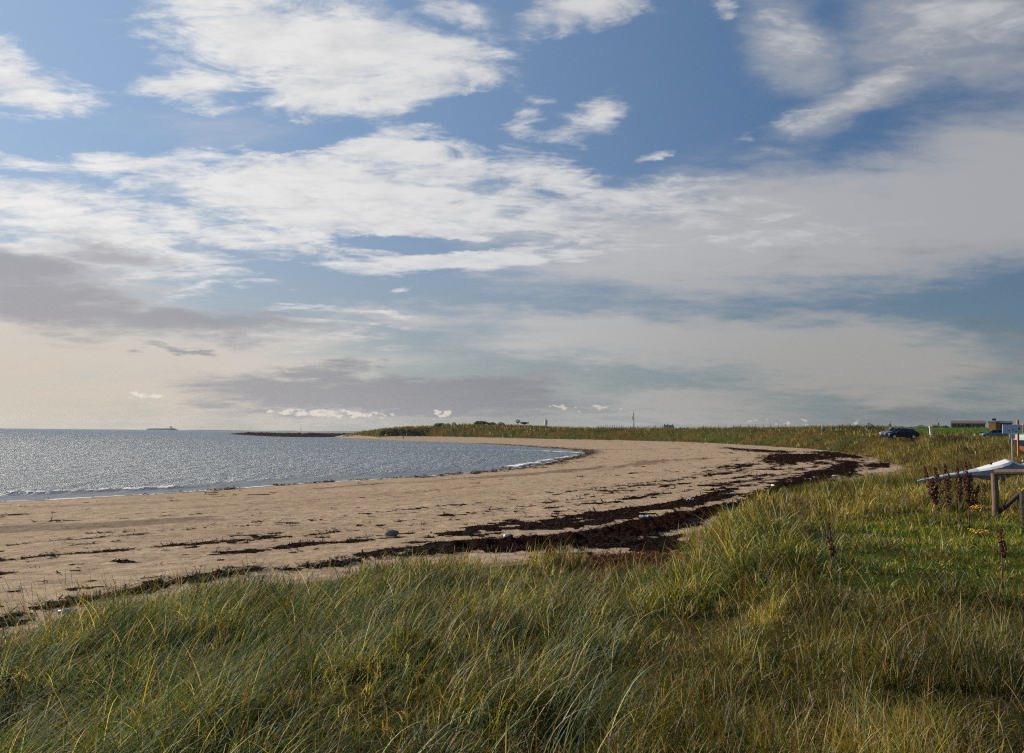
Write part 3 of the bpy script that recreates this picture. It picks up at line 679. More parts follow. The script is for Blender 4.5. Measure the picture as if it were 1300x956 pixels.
def seaweed():
    bag = Bag()
    for (n, d0, d1, sc) in ((200000, 9, 30, 1.0), (170000, 30, 85, 2.0), (60000, 85, 170, 3.5)):
        P = sample(n, d0, d1, -33.5, 25); z, v, s, u = terrain(P)
        k = (v > .2) & (s < .8); P, z, v, s, u = P[k], z[k], v[k], s[k], u[k]
        w = weed_fields(P, v, np.minimum(s, .3), u)
        hv = sdpoly(P, HEAVY) > -.2
        k = rng.random(len(P)) < sstep(.35, .9, w) * np.where(hv, .8, .45)
        P, z, w, s, hv = P[k], z[k], w[k], s[k], hv[k]
        z = z + np.where(hv, .05, .005)
        bag.add(fronds(P, z, .05 * sc, .20 * sc ** .8, .010 * sc, .030 * sc, (1.0, 1.65)))
    # loose scraps anywhere on the upper beach, thrown in little heaps
    n = 5200; C = sample(n, 11, 130, -33.5, 22); z, v, s, u = terrain(C); t = v / (v + np.maximum(-s, 0) + 1e-6)
    k = (v > 1) & (s < 0) & (rng.random(n) < .10 + .9 * sstep(.2, 1, t) * fbm(C[:, 0] / 6, C[:, 1] / 6, 3, 141)); C = C[k]
    m = 9; r = rng.gamma(1.6, .09, len(C)); P = np.repeat(C, m, 0) + rng.normal(0, 1, (len(C) * m, 2)) * np.repeat(r, m)[:, None] * np.array([1.3, .8])
    z = terrain(P)[0]; bag.add(fronds(P, z, .04, .22, .012, .04, (1.3, 1.62)))
    # clumps stranded in the shallows at the water's edge
    L = W[3:31]; seg = np.linalg.norm(np.diff(L, axis=0), axis=1); cum = np.concatenate([[0], np.cumsum(seg)])
    a = np.radians(0); pts = []
    for _ in range(5200):
        q = rng.uniform(0, cum[-1]); i = min(np.searchsorted(cum, q) - 1, len(seg) - 1); i = max(i, 0); f = (q - cum[i]) / seg[i]; p = L[i] * (1 - f) + L[i + 1] * f
        d = np.hypot(*p)
        if d > 330: continue
        dn = np.clip((p[0] + 26) / 26, .16, 1.25) * (.75 if p[1] > 180 else 1)
        if rng.random() > dn * (.3 + 1.0 * (math.sin(q * .9) * math.sin(q * .37) > 0)): continue
        t = (L[i + 1] - L[i]) / seg[i]; nrm = np.array([-t[1], t[0]])
        pts.append(p + nrm * rng.normal(-.7 if d < 75 else -1.0, .45 if d < 75 else 1.3) * (1 if d < 75 else 1))
    C = np.array(pts); d = np.hypot(C[:, 0], C[:, 1]); m = 26; sz = rng.gamma(2.2, .15, len(C)) * np.clip(d / 80, 1, 2.3)
    P = np.repeat(C, m, 0) + rng.normal(0, 1, (len(C) * m, 2)) * np.repeat(sz, m)[:, None] * .6
    z = np.maximum(terrain(P)[0], .02) + np.abs(rng.normal(0, .055, len(P))) * np.repeat(np.clip(d / 80, .8, 2), m)
    bag.add(fronds(P, z, .08, .30, .05, .14, (1.25, 1.6)))
    # the rust-coloured dried heap beside the sand pocket
    C = np.array([G(780, 708, 1.4), G(806, 704, 1.4), G(836, 706, 1.4), G(858, 722, 1.4), G(838, 730, 1.4), G(806, 724, 1.4), G(765, 712, 1.4)])
    for c in C:
        P = c + rng.normal(0, 1, (1700, 2)) * np.array([.55, .55]); z = terrain(P)[0] + rng.uniform(0, .12, 1700) * np.exp(-((P - c) ** 2).sum(1) / .4)
        bag.add(fronds(P, z, .05, .16, .008, .022, (.5, 1.5), tinge=1.6))
    o = bag.build('seaweed', M_weed); tag(o, 'dark brown seaweed wrack strewn in bands along the upper beach', 'seaweed', kind='stuff')
seaweed()

def ghit(px, py, a=8.0, b=400.0):       # distance at which a sight line meets the ground
    ds = np.geomspace(a, b, 900); P = np.array([PD(px, q) for q in ds]); zz = terrain(P)[0]; zr = np.array([ZP(px, py, q) for q in ds]); k = np.nonzero(zz >= zr)[0]
    return float(ds[k[0]]) if len(k) else b
# ------------------------------------------------------------------ materials for things
M_wood = mat('weathered_timber', (.15, .10, .065), .85, bump=.5, bscale=18, vary=.35, vscale=9)
M_wooddark = mat('dark_timber', (.045, .032, .024), .9, bump=.4, bscale=18, vary=.3)
M_galv = mat('galvanised_steel', (.42, .43, .44), .45, metal=.7, vary=.12)
M_white = mat('white_gelcoat', (.70, .70, .68), .45, vary=.16, vscale=5)
M_bluegrey = mat('bluegrey_hull', (.19, .215, .27), .4, vary=.15, vscale=3)
M_navy = mat('navy_paint', (.015, .03, .07), .35, vary=.2)
M_green = mat('green_trim', (.05, .32, .20), .4, vary=.15)
M_red = mat('red_antifouling', (.42, .10, .05), .7, vary=.2)
M_glass = mat('dark_glass', (.008, .010, .015), .15, spec=.3, vary=.1)
M_tyre = mat('tyre_rubber', (.02, .02, .02), .9)
M_alloy = mat('wheel_alloy', (.45, .45, .47), .35, metal=.6)
M_lamp = mat('lamp_lens', (.7, .7, .72), .15)
M_taill = mat('tail_lens', (.4, .02, .02), .2)
M_brick = mat('red_brick', (.26, .11, .075), .9, bump=.3, bscale=12, vary=.3)
M_brickd = mat('dark_brick', (.085, .05, .04), .9, bump=.3, bscale=12, vary=.3)
M_orange = mat('orange_render', (.90, .42, .08), .8, vary=.12)
M_render = mat('pale_render', (.62, .60, .55), .85, vary=.1, vscale=1)
M_roof = mat('brown_roofing', (.13, .085, .07), .9, bump=.4, bscale=6, vary=.25)
M_slate = mat('slate_roofing', (.06, .06, .065), .8, bump=.4, bscale=6, vary=.25)
M_panel = mat('sign_face', (.46, .54, .62), .5, vary=.08)
M_dock = mat('dock_seed', (.085, .022, .014), .9, vary=.5, vscale=40)
M_stem = mat('dry_stem', (.16, .085, .04), .9, vary=.3)
M_leafd = mat('dark_leaf', (.028, .045, .018), .8, vary=.4, vscale=.8)
M_leafg = mat('broad_leaf', (.085, .125, .030), 1.0, spec=.05, vary=.4, vscale=9)
M_bramble = mat('bramble_leaf', (.050, .022, .018), .9, vary=.5, vscale=1.2)
M_yellow = mat('yellow_petal', (.75, .42, .03), .7, vary=.2)
M_stone = mat('grey_stone', (.13, .125, .105), .9, bump=.8, bscale=9, vary=.3)
M_farsteel = mat('mast_steel', (.20, .21, .22), .7)
M_isle = mat('island_rock', (.10, .11, .10), .95, vary=.3, vscale=.02)
M_reef = mat('reef_rock', (.035, .022, .014), 1.0, spec=0, bump=.8, bscale=2, vary=.5, vscale=.25)
M_plastic = mat('white_plastic', (.75, .76, .76), .4, vary=.08)

def leaves(n, c, r, size, shell=.45, flat=1.0, seed=0):
    """a crown: small leaf faces through an uneven lobed volume, more of them near its skin"""
    g = np.random.default_rng(seed); L = g.normal(0, 1, (9, 3)); L /= np.linalg.norm(L, axis=1)[:, None]; L[:, 2] = np.abs(L[:, 2])
    amp = g.uniform(.25, .75, 9); d = g.normal(0, 1, (n, 3)); d /= np.linalg.norm(d, axis=1)[:, None]
    lob = .62 + (amp[None] * np.clip((d @ L.T) - .55, 0, 1) * 1.8).max(1)
    q = d * (lob * (shell + (1 - shell) * g.random(n) ** .4))[:, None] * np.array(r)[None] + np.array(c)[None]
    a = g.normal(0, 1, (n, 3)); a /= np.linalg.norm(a, axis=1)[:, None]; b = np.cross(a, g.normal(0, 1, (n, 3))); b /= np.linalg.norm(b, axis=1)[:, None]
    s = size * g.uniform(.5, 1.3, n)[:, None]
    V = np.stack([q - a * s, q + b * s * .5, q + a * s, q - b * s * .5], 1).reshape(-1, 3)
    mb = MB(); mb.v = [tuple(v) for v in V]; mb.f = [(4 * i, 4 * i + 1, 4 * i + 2, 4 * i + 3) for i in range(n)]
    return mb
def tree(name, loc, w, h, trunk_h, label, cat, group=None, m=None, seed=0, n=900, leaf=None):
    r = empty(name, loc); tag(r, label, cat, group)
    leaf = leaf or w * .06
    (leaves(n, (0, 0, trunk_h + (h - trunk_h) * .48), (w * .5, w * .5, (h - trunk_h) * .52), leaf, seed=seed) if trunk_h > .5 else leaves(n, (0, 0, h * .22), (w * .5, w * .5, h * .70), leaf, seed=seed)).build('crown', m or M_leafd, r)
    t = MB(); t.tube([(0, 0, -.5), (w * .02, 0, trunk_h * .6), (w * -.02, 0, trunk_h + (h - trunk_h) * .35)], [w * .05, w * .035, w * .02], 7)
    g = random.Random(seed)
    for i in range(5):
        a = g.uniform(0, 6.28); z0 = trunk_h * g.uniform(.7, 1.1) + .1
        t.tube([(0, 0, z0), (math.cos(a) * w * .15, math.sin(a) * w * .15, z0 + (h - z0) * .3), (math.cos(a) * w * .32, math.sin(a) * w * .32, z0 + (h - z0) * .55)], [w * .022, w * .014, w * .006], 5)
    t.build('trunk', M_wooddark, r); return r

# ------------------------------------------------------------------ timber barrier in the grass at right
def barrier():
    x0, y0 = G(1264, 664, 2.1); z0 = zat(x0, y0); d = math.hypot(x0, y0)
    top = ZP(1264, 601, d) - z0
    r = empty('timber_barrier', (x0, y0, z0)); tag(r, 'weathered timber knee rail with round posts and a slanting brace in the grass', 'fence')
    MB().tube([(0, 0, -.3), (.01, 0, top * .5), (0, .01, top)], [.075, .072, .070], 12).build('post', M_wood, r)
    def at(px, py, dd):
        v = ray(px, py); k = dd / math.hypot(v[0], v[1]); return Vector((v[0] * k - x0, v[1] * k - y0, H + v[2] * k - z0))
    MB().tube([at(1263, 599.5, d - .15), at(1300, 599, d - .35), at(1352, 598, d - .7)], [.062, .064, .066], 10).build('rail', M_wood, r)
    MB().tube([at(1267, 651, d + .05), at(1299, 623, d - .2)], [.05, .05], 10).build('brace', M_wooddark, r)
    p2 = at(1299.5, 622, d - .45); g2 = zat(p2.x + x0, p2.y + y0) - z0
    MB().tube([(p2.x, p2.y, g2 - .3), (p2.x, p2.y, p2.z)], [.085, .08], 12).build('post', M_wooddark, r)
    p3 = at(1345, 597, d - .7); g3 = zat(p3.x + x0, p3.y + y0) - z0
    MB().tube([(p3.x, p3.y, g3 - .3), (p3.x, p3.y, p3.z)], [.075, .07], 12).build('post', M_wood, r)
barrier()

# ------------------------------------------------------------------ hulls lying in the grass
def hull_ring(c, ax, w, h, keel=.55, n=14):
    """closed section of an upturned hull: flat sheer below, rounded bilges, narrow flat keel on top"""
    pts = [(-.5, 0), (-.49, .35), (-.42, .68), (-keel / 2, .93), (-keel / 4, 1), (keel / 4, 1), (keel / 2, .93), (.42, .68), (.49, .35), (.5, 0), (.2, .02), (-.2, .02)]
    return [Vector(c) + ax * (a * w) + Vector((0, 0, b * h)) for a, b in pts]
def hull_a():
    d0 = 28.0; base = PD(1163, d0); z0 = zat(*base)
    r = empty('upturned_hull', (base[0], base[1], z0)); tag(r, 'long slender white upturned hull, thin tip low in the grass, its shaded lower side coloured blue-grey', 'boat')
    st = [(1163.5, 610, 611.2, .05), (1170, 607.8, 611.4, .12), (1180, 605.6, 610.6, .20), (1200, 601.8, 607.8, .28), (1222, 598.0, 604.6, .36), (1238, 594.2, 606.5, .52), (1252, 590.0, 609.0, .64), (1266, 585.8, 608.5, .66), (1275, 582.8, 606.0, .62), (1280, 583.6, 604.0, .54), (1287, 588.0, 602.0, .46), (1300, 590.2, 597.0, .36), (1322, 592.0, 598.0, .22), (1340, 594.0, 598.5, .06)]
    top = []; side = []
    for i, (px, yt, yb, w) in enumerate(st):
        dd = d0 + .25 + i * .03; p = PD(px, dd); zt = ZP(px, yt, dd) - z0; zb = ZP(px, yb, dd) - z0; h = zt - zb
        q0 = .72 if i < 5 else (.70 if i < 9 else .85)
        ax = Vector((.12, 1, 0)).normalized(); c = Vector((p[0] - base[0], p[1] - base[1], zb))
        side.append([c + ax * (a * w) + Vector((0, 0, b * h)) for a, b in ((-.36, 0), (-.5, .30), (-.5, q0 - .02), (0, q0 + .03), (.5, q0 - .02), (.5, .30), (.36, 0), (0, -.02))])
        top.append([c + ax * (a * w) + Vector((0, 0, b * h)) for a, b in ((-.505, q0), (-.44, q0 + .16), (-.22, .94), (0, 1), (.22, .94), (.44, q0 + .16), (.505, q0), (0, q0 + .05))])
    MB().loft(side).build('lower_side', M_bluegrey, r, smooth=False); MB().loft(top[5:]).build('bottom_panel', M_white, r, smooth=False); MB().loft(top[:6]).build('bow_panel', mat('greyed_gelcoat', (.36, .38, .44), .6, vary=.2, vscale=8), r)  # lower side of the white hull: its shade is put into the blue-grey colour
    k = MB(); 
    p = PD(1257, d0 + .1); k.tube([(p[0] - base[0], p[1] - base[1], ZP(1258, 590, d0) - z0), (p[0] - base[0], p[1] - base[1], ZP(1258, 587.5, d0) - z0)], .035, 8); k.build('drain_fitting', M_wooddark, r)
    for px, py in ((1222, 604), (1272, 596)):                       # the trestle blocks that hold it up
        q = PD(px, d0 + .5); zz = ZP(px, py, d0 + .5) - z0; g = zat(*q) - z0
        MB().box((q[0] - base[0], q[1] - base[1], (zz + g) / 2 - .1), (.07, .12, max(zz - g, .1) + .2), .1, .01).build('support_block', M_wooddark, r)
def hull_b():
    d0 = 31.0; base = PD(1283, d0); z0 = zat(*base)
    r = empty('upturned_hull', (base[0], base[1], z0)); tag(r, 'low blue-grey upturned dinghy behind the timber barrier rail at the frame edge', 'boat')
    rings = []
    for i, (px, w, h) in enumerate([(1284, .1, .10), (1292, .55, .22), (1305, .95, .34), (1330, 1.25, .42), (1360, 1.3, .44), (1390, 1.2, .42), (1400, 1.15, .40)]):
        p = PD(px, d0 + .3 + i * .03); zb = ZP(px, 600.5, d0) - z0
        rings.append(hull_ring((p[0] - base[0], p[1] - base[1], zb), Vector((.35, 1, 0)).normalized(), w, h))
    MB().loft(rings).build('hull_shell', M_bluegrey, r, smooth=False)
    a = PD(1300, d0 + .3); b = PD(1398, d0 + .5)
    MB().box(((a[0] + b[0]) / 2 - base[0], (a[1] + b[1]) / 2 - base[1], ZP(1340, 586.5, d0) - z0 + .02), (2.4, .04, .05), 0, .01).build('keel_strip', M_white, r)
    for px in (1312, 1385):
        q = PD(px, d0 + .45); g = zat(*q) - z0; zz = ZP(px, 600, d0) - z0
        MB().box((q[0] - base[0], q[1] - base[1], (zz + g) / 2 - .05), (.15, .8, abs(zz - g) + .15), 0, .01).build('support_block', M_wooddark, r)
hull_a(); hull_b()

def work_boat():
    d0 = 64.0; bow = PD(1288, d0); g = zat(*bow)
    r = empty('work_boat', (bow[0], bow[1], g)); tag(r, 'white boat with green gunwale and navy sides standing ashore beyond the notice board', 'boat')
    rings = []; rings_n = []; rings_r = []; gun = []
    zb = ZP(1290, 573.5, d0) - g; zt = ZP(1290, 549.5, d0) - g; Hh = zt - zb
    for t, w, rise in ((0, .03, .12), (.06, .35, .05), (.18, .95, .01), (.4, 1.55, 0), (.7, 1.75, 0), (1.0, 1.6, .02)):
        x = t * 5.0
        def sec(b0, b1, wo=0):
            out = []
            for b, sgn in ((b0, -1), (b1, -1), (b1, 1), (b0, 1)):
                ww = (w + wo) * (.45 + .55 * min(1, b * 1.3)) * .5
                out.append(Vector((x - (b - .5) * .45 * (1 - t), sgn * ww, zb + (b + rise * (1 - b)) * Hh)))
            return out
        rings_r.append(sec(0, .26)); rings_n.append(sec(.262, .60)); rings.append(sec(.602, .93)); gun.append(sec(.932, 1.0, .08))
    MB().loft(rings_r).build('bottom', M_red, r); MB().loft(rings_n).build('lower_hull', M_navy, r)
    MB().loft(rings).build('upper_hull', M_white, r); MB().loft(gun).build('gunwale', M_green, r)
    cb = MB(); cb.box((2.2, 0, zt + .36), (1.3, 1.1, .7), 0, .05); c = cb.build('cabin', M_white, r)
    MB().box((2.15, 0, zt + .74), (1.5, 1.25, .07), 0, .02).build('roof', M_red, c); MB().box((1.53, 0, zt + .45), (.02, .9, .3)).build('window', M_glass, c)
    MB().tube([(.45, 0, zt), (.45, 0, ZP(1298, 538, d0) - g)], .03, 8).build('post', M_red, r)
    MB().blob((.55, 0, ZP(1299, 539.5, d0) - g), (.16, .16, .12), 2, 0).build('fender', M_red, r, smooth=True)
    r.rotation_euler.z = R(-40)
    for x in (1.0, 3.6):
        for y in (-.6, .6):
            q = MB(); q.tube([(x, y - .02, zb - .02), (x, y + .02, -.3)], .06, 8); q.build('prop', M_wooddark, r)
    MB().box((2.4, 0, zb - .08), (4.2, .14, .14)).build('keel_block', M_wooddark, r)
work_boat()

# ------------------------------------------------------------------ notice board and marker post
def boards():
    d = 60.0; p = PD(1292.3, d); z = zat(*p); r = empty('notice_board', (*p, z)); tag(r, 'pale blue notice board on a tall orange-brown wooden post at the dune car park', 'sign')
    ht = ZP(1292, 533, d) - z
    MB().box((0, 0, ht / 2 - .2), (.10, .10, ht + .4), 0, .008).build('post', mat('stained_post', (.34, .13, .05), .8, vary=.2), r)
    zb, zt = ZP(1285, 550.5, d) - z, ZP(1285, 539.2, d) - z; k = d / F
    bd = MB().box(((1285.2 - 1292.3) * k, -.075, (zb + zt) / 2), (21.5 * k, .035, zt - zb), 0, .006).build('board', M_panel, r)
    M_mark = mat('faded_print', (.26, .20, .32), .6)
    for px, py, w, h, m in ((1281.5, 546.6, 1.6, 1.8, M_mark), (1286.0, 545.6, 1.4, 3.0, M_mark), (1292.8, 544.0, 1.8, 2.4, M_navy), (1289.5, 547.6, 3.0, 1.2, M_mark)):
        MB().box(((px - 1292.3) * k, -.096, ZP(px, py, d) - z), (w * k, .006, h * k)).build('printed_mark', m, bd)
    d = 57.0; p = PD(1284.6, d); z = zat(*p); r = empty('marker_post', (*p, z)); tag(r, 'thin grey metal post with a small blue plate in front of the notice board', 'post')
    ht = ZP(1284.6, 551, d) - z; k = d / F
    MB().tube([(0, 0, -.3), (0, 0, ht)], .035, 10).build('pole', M_galv, r)
    MB().box((0, -.05, ht - 2.6 * k), (6.2 * k, .02, 5.2 * k), 0, .004).build('plate', M_panel, r)
boards()

# ------------------------------------------------------------------ cars
def car(loc, rz, paint, label, hatch=True, scale=1.0, group='cars parked at the dune car park'):
    r = empty('parked_car', loc, rz); tag(r, label, 'car', group)
    L2 = 2.0 * scale; W2 = .85
    low = [(-L2, .32), (-L2 + .02, .62), (-L2 + .35, .80), (-.95, .93), (.95 if hatch else .9, .98), (1.65, .97), (L2 - .05, .90), (L2, .55), (L2 - .05, .30), (1.72, .27), (1.6, .50), (1.25, .64), (.92, .50), (.80, .25), (-.88, .25), (-1.0, .50), (-1.3, .64), (-1.62, .50), (-1.75, .27)]
    m = MB(); n = len(low)
    vs = []
    for y in (-W2, -W2 * .96, W2 * .96, W2):
        for x, z in low:
            f = 1 if abs(y) < W2 * .97 else .985
            vs.append((x * f, y if abs(y) < W2 * .97 or z < .85 else y * .97, z if f == 1 else z * .99))
    fs = [(j * n + i, j * n + (i + 1) % n, (j + 1) * n + (i + 1) % n, (j + 1) * n + i) for j in range(3) for i in range(n)]
    m.add(vs, fs + [tuple(range(n)), tuple(range(3 * n, 4 * n))]).build('body', paint, r)
    def cab(x, z, w): return [Vector((x, -w, z)), Vector((x, w, z))]
    base = [(-1.0, .90, .80), (-.25, 1.36, .62), (1.05, 1.40, .62), (1.75, .95, .78)]
    g = MB()
    a = [(-1.0, .92), (-.28, 1.36), (1.1, 1.38), (1.78, .94)]
    gl = []
    for (x, z), w in zip(a, (.78, .60, .60, .76)): gl.append((x, -w, z)); gl.append((x, w, z))
    g.add(gl, [(0, 1, 3, 2), (2, 3, 5, 4), (4, 5, 7, 6), (0, 2, 4, 6), (1, 7, 5, 3), (0, 6, 7, 1)]).build('windows', M_glass, r)
    MB().box((.42, 0, 1.395), (1.42, 1.24, .05), 0, .02).build('roof', paint, r)
    for sy in (-1, 1):
        for (x0, z0, x1, z1) in ((-1.0, .93, -.3, 1.38), (1.12, 1.39, 1.78, .96), (.35, 1.39, .40, .95)):
            w0, w1 = (.79, .615) if x0 < -.5 else ((.615, .775) if x0 > 1 else (.615, .78))
            MB().tube([(x0, sy * w0, z0), (x1, sy * w1, z1)], .03, 6).build('pillar', paint, r)
        MB().box((-L2 + .10, sy * .62, .68), (.12, .32, .14), 0, .03).build('headlight', M_lamp, r)
        MB().box((L2 - .05, sy * .68, .82), (.08, .22, .18), 0, .02).build('tail_light', M_taill, r)
        MB().box((-.62, sy * .93, .98), (.14, .16, .11), 0, .03).build('mirror', paint, r)
        for x in (-1.3, 1.25):
            t = MB().tube([(x, sy * .66, .31), (x, sy * .86, .31)], .31, 20).build('wheel', M_tyre, r)
            MB().tube([(x, sy * .865, .31), (x, sy * .875, .31)], .20, 16).build('rim', M_alloy, t)
    MB().box((-L2 - .01, 0, .42), (.06, 1.2, .16), 0, .02).build('bumper', M_tyre, r)
    return r
P_sil = mat('silver_paint', (.50, .52, .55), .25, metal=.5, coat=.6, vary=.03); P_blue = mat('blue_paint', (.03, .055, .17), .4, metal=.1, coat=.2, vary=.03)
P_dark = mat('dark_paint', (.006, .010, .018), .5, metal=.0, spec=.2, coat=.05, vary=.03); P_slate = mat('slate_paint', (.10, .14, .18), .3, metal=.4, coat=.5, vary=.03)
def put_car(px, d, z, rz, *a, **k):
    p = PD(px, d); return car((p[0], p[1], z), rz, *a, **k)
put_car(1147, 141, ZP(1146, 557.2, 141), R(-16), P_dark, 'dark navy hatchback nearest in the row of three parked cars')
put_car(1141, 145.5, ZP(1139, 556.0, 145.5), R(-16), P_blue, 'blue car parked in the middle of the row of three')
put_car(1134.5, 150, ZP(1134, 555.0, 150), R(-16), P_sil, 'silver car farthest of the row of three, showing its pale bonnet')
put_car(1261, 176, ZP(1261, 556.4, 176), R(-8), P_slate, 'slate blue car parked alone in front of the orange-fronted hut')

# ------------------------------------------------------------------ little stands and stakes near the car park
def lifebuoy():
    d = min(ghit(1181.5, 554.5), 150.0); p = PD(1181.5, d); z = zat(*p); k = d / F; r = empty('lifebuoy_stand', (*p, z)); tag(r, 'white lifebuoy stand with a small red-orange roof beside the car park', 'lifebuoy stand')
    zt = ZP(1181, 541.5, d) - z
    MB().tube([(0, 0, -.3), (0, 0, zt - .3)], .06, 8).build('post', M_white, r)
    MB().box((.02, 0, zt - .62), (.34, .18, .75), 0, .02).build('cabinet', M_white, r)
    MB().box((.02, 0, zt - .1), (.50, .34, .22), 0, .05).build('roof', M_orange, r)
    ring = MB(); pts = [(math.cos(t) * .2 - .06, -.16, zt - 1.15 + math.sin(t) * .2) for t in np.linspace(0, 2 * math.pi, 17)]
    ring.tube(pts, .06, 8, cap=False).build('lifebuoy', M_white, r, smooth=True)
    MB().box((.12, .02, zt - 1.4), (.16, .1, .5), 0, .01).build('side_board', M_red, r)
lifebuoy()
def stake(px, yt, d, rad, m, label, group=None, lean=0.0, name='stake'):
    p = PD(px, d); z = zat(*p); h = ZP(px, yt, d) - z
    o = MB().tube([(0, 0, -.3), (lean * .5, 0, h * .5), (lean, 0, h)], [rad, rad, rad * .9], 8).build(name, m); o.location = (*p, z)
    tag(o, label, 'post', group); return o
stake(1238, 573.0, ghit(1238, 580), .035, M_render, 'short white stake standing alone in the grass above the white hull')
stake(1266.4, 573.5, ghit(1266.4, 584), .06, M_wooddark, 'short dark stump of a post in bright grass near the raised end of the hull')
for i, px in enumerate((1222.8, 1227.5, 1231.5)):
    stake(px, 552.5 + .3 * i, ghit(px, 560.5), .05, M_wood, ('leftmost', 'middle', 'rightmost')[i] + ' of three pale stakes between the lifebuoy stand and the lone car', 'pale stakes edging the car park')
for i, px in enumerate((1136, 1145.5, 1154.5, 1157, 1159.5)):
    stake(px, 554.2, ghit(px, 560), .05, M_wood, ('first', 'second', 'third', 'fourth', 'fifth')[i] + ' pale stake from the left in front of the three parked cars', 'pale stakes before the parked cars')

def crest(px, a, b):
    ds = np.arange(a, b, 2.0); P = np.array([PD(px, q) for q in ds]); zz = terrain(P)[0]; return float(ds[np.argmax((zz - H) / ds)])
def post_row(x0, x1, step, ytop, d0, d1, label, hgt=None):
    n = int((x1 - x0) / step) + 1; p0 = PD(x0, crest(x0, d0, d1)); r = empty('post_fence', (*p0, 0)); tag(r, label, 'fence'); tops = []
    g = random.Random(int(x0))
    for i in range(n):
        px = x0 + i * step + g.uniform(-.25, .25); t = (px - x0) / (x1 - x0); d = crest(px, d0, d1); p = PD(px, d); z = zat(*p)
        zt = z + hgt * g.uniform(.85, 1.1)
        MB().tube([(p[0] - p0[0], p[1] - p0[1], z - .3), (p[0] - p0[0], p[1] - p0[1], zt)], .055 * max(1, d / 260), 6).build('post', M_wooddark, r)
        tops.append((p[0] - p0[0], p[1] - p0[1], zt - .12))
    w = MB()
    for dz in (0, -.35, -.7): w.tube([(a, b, c + dz) for a, b, c in tops], .006 * max(1, d0 / 200), 4)
    w.build('wire', M_farsteel, r)
post_row(1041, 1124, 3.1, 0, 120, 230, 'post and wire fence along the dune crest left of the parked cars', 1.25)
post_row(757, 842, 2.9, 0, 380, 520, 'far row of dark posts and wire below the tall mast', 1.6)
post_row(893, 1000, 9.5, 0, 180, 380, 'widely spaced posts along the dune crest between the chimneyed house and the white marker', 1.3)
o = stake(1044, 539.0, crest(1044, 110, 240), .13, M_white, 'small white marker on the dune crest at the left end of the fence', name='white_marker')

# ------------------------------------------------------------------ buildings
def building(name, px0, px1, ybase, yeave, yroof, d, depth, wall, roofm, label, windows=0, chim=(), zb=None, door=False, hip=.0, wmat=None, over=.3, floors=1, cat='building', gable=False):
    pa = PD(px0, d); pb = PD(px1, d); k = math.hypot(pb[0] - pa[0], pb[1] - pa[1]); rz = math.atan2(pb[1] - pa[1], pb[0] - pa[0])
    pc = PD((px0 + px1) / 2, d); px = (px0 + px1) / 2
    z0 = ZP(px, ybase, d); r = empty(name, (pc[0], pc[1], z0), rz); tag(r, label, cat)
    he = ZP(px, yeave, d) - z0; hr = ZP(px, yroof, d) - z0
    MB().box((0, depth / 2, he / 2 - 1.0), (k, depth, he + 2.0)).build('wall', wall, r)
    a, b = k / 2 + over, depth / 2 + over; rf = MB(); hi = a * hip
    rf.add([(-a, depth / 2 - b, he + .01), (a, depth / 2 - b, he + .01), (a, depth / 2 + b, he + .01), (-a, depth / 2 + b, he + .01), (-a + hi, depth / 2, hr), (a - hi, depth / 2, hr)],
           [(0, 1, 5, 4), (2, 3, 4, 5), (0, 4, 3), (1, 2, 5), (0, 3, 2, 1)])
    ro = rf.build('roof', roofm, r)
    for c in chim: 
        h = (hr - he) * .4 + 1.2
        MB().box((c * k, depth / 2, hr + h / 2 - .8), (k * .07 + .3, .8, h + .3), 0, .03).build('chimney', wall, ro)
    if gable: MB().box((-k / 2 - .12, depth / 2, he * .5), (.25, depth + .1, he + .3), 0, .02).build('gable_wall', M_render, r)
    for i in range(windows):
        for fl in range(floors):
            x = -k / 2 + k * (i + .5) / windows; fh = he / floors
            w = MB().box((x, -.03, fh * (fl + .55)), (k / windows * .45, .08, fh * .42)).build('window', M_white, r)
            MB().box((x, -.09, fh * (fl + .55)), (k / windows * .38, .05, fh * .34)).build('pane', M_glass, w)
    if door: MB().box((k * .02, -.05, he * .38), (.9, .1, he * .76)).build('door', M_wooddark, r)
    return r
hut = building('clubhouse', 1264.5, 1285.0, 549.5, 537.2, 534.2, 226, 6, mat('dark_cladding', (.045, .05, .055), .8), M_slate, 'dark clad clubhouse with slate roof behind the lone slate blue car', 3, (), door=True, hip=.15)
building('orange_hut', 1255.2, 1264.2, 549.5, 536.6, 534.6, 222, 3, M_orange, M_slate, 'small hut with a bright orange front beside the dark clubhouse', 0, (), door=False, over=.15, cat='hut')
building('long_bungalow', 1208, 1251, 543.8, 537.6, 533.8, 325, 8, M_brickd, M_roof, 'long low dark brick bungalow with brown roof at the back of the green field', 9, (), door=True, hip=.02, gable=True)
building('brick_cottage', 1184.5, 1193, 543.6, 540.8, 538.9, 420, 6, M_brick, M_roof, 'small reddish cottage on the skyline left of the long bungalow', 3, (.35,))
building('white_cottage', 1128.5, 1131.5, 545.0, 540.8, 538.2, 330, 3, M_render, M_slate, 'tiny white gabled cottage on the skyline above the three parked cars', 1, (.2,), over=.1)
building('chimneyed_house', 842.5, 855.5, 547.5, 542.2, 539.6, 1150, 9, M_brick, M_slate, 'dark two storey house with tall chimneys on the skyline right of the tall mast', 5, (-.42, -.1, .4), hip=.1, floors=2)
building('long_shed', 762, 793, 547.5, 544.4, 542.8, 1150, 14, mat('shed_cladding', (.09, .08, .08), .8), M_slate, 'long dark shed on the skyline left of the tall mast', 6, ())
building('blue_shed', 736, 745.5, 547.8, 545.2, 543.6, 1100, 10, mat('blue_cladding', (.16, .26, .38), .6), mat('blue_roofing', (.25, .34, .44), .6), 'blue roofed shed on the skyline between the two masts', 3, ())
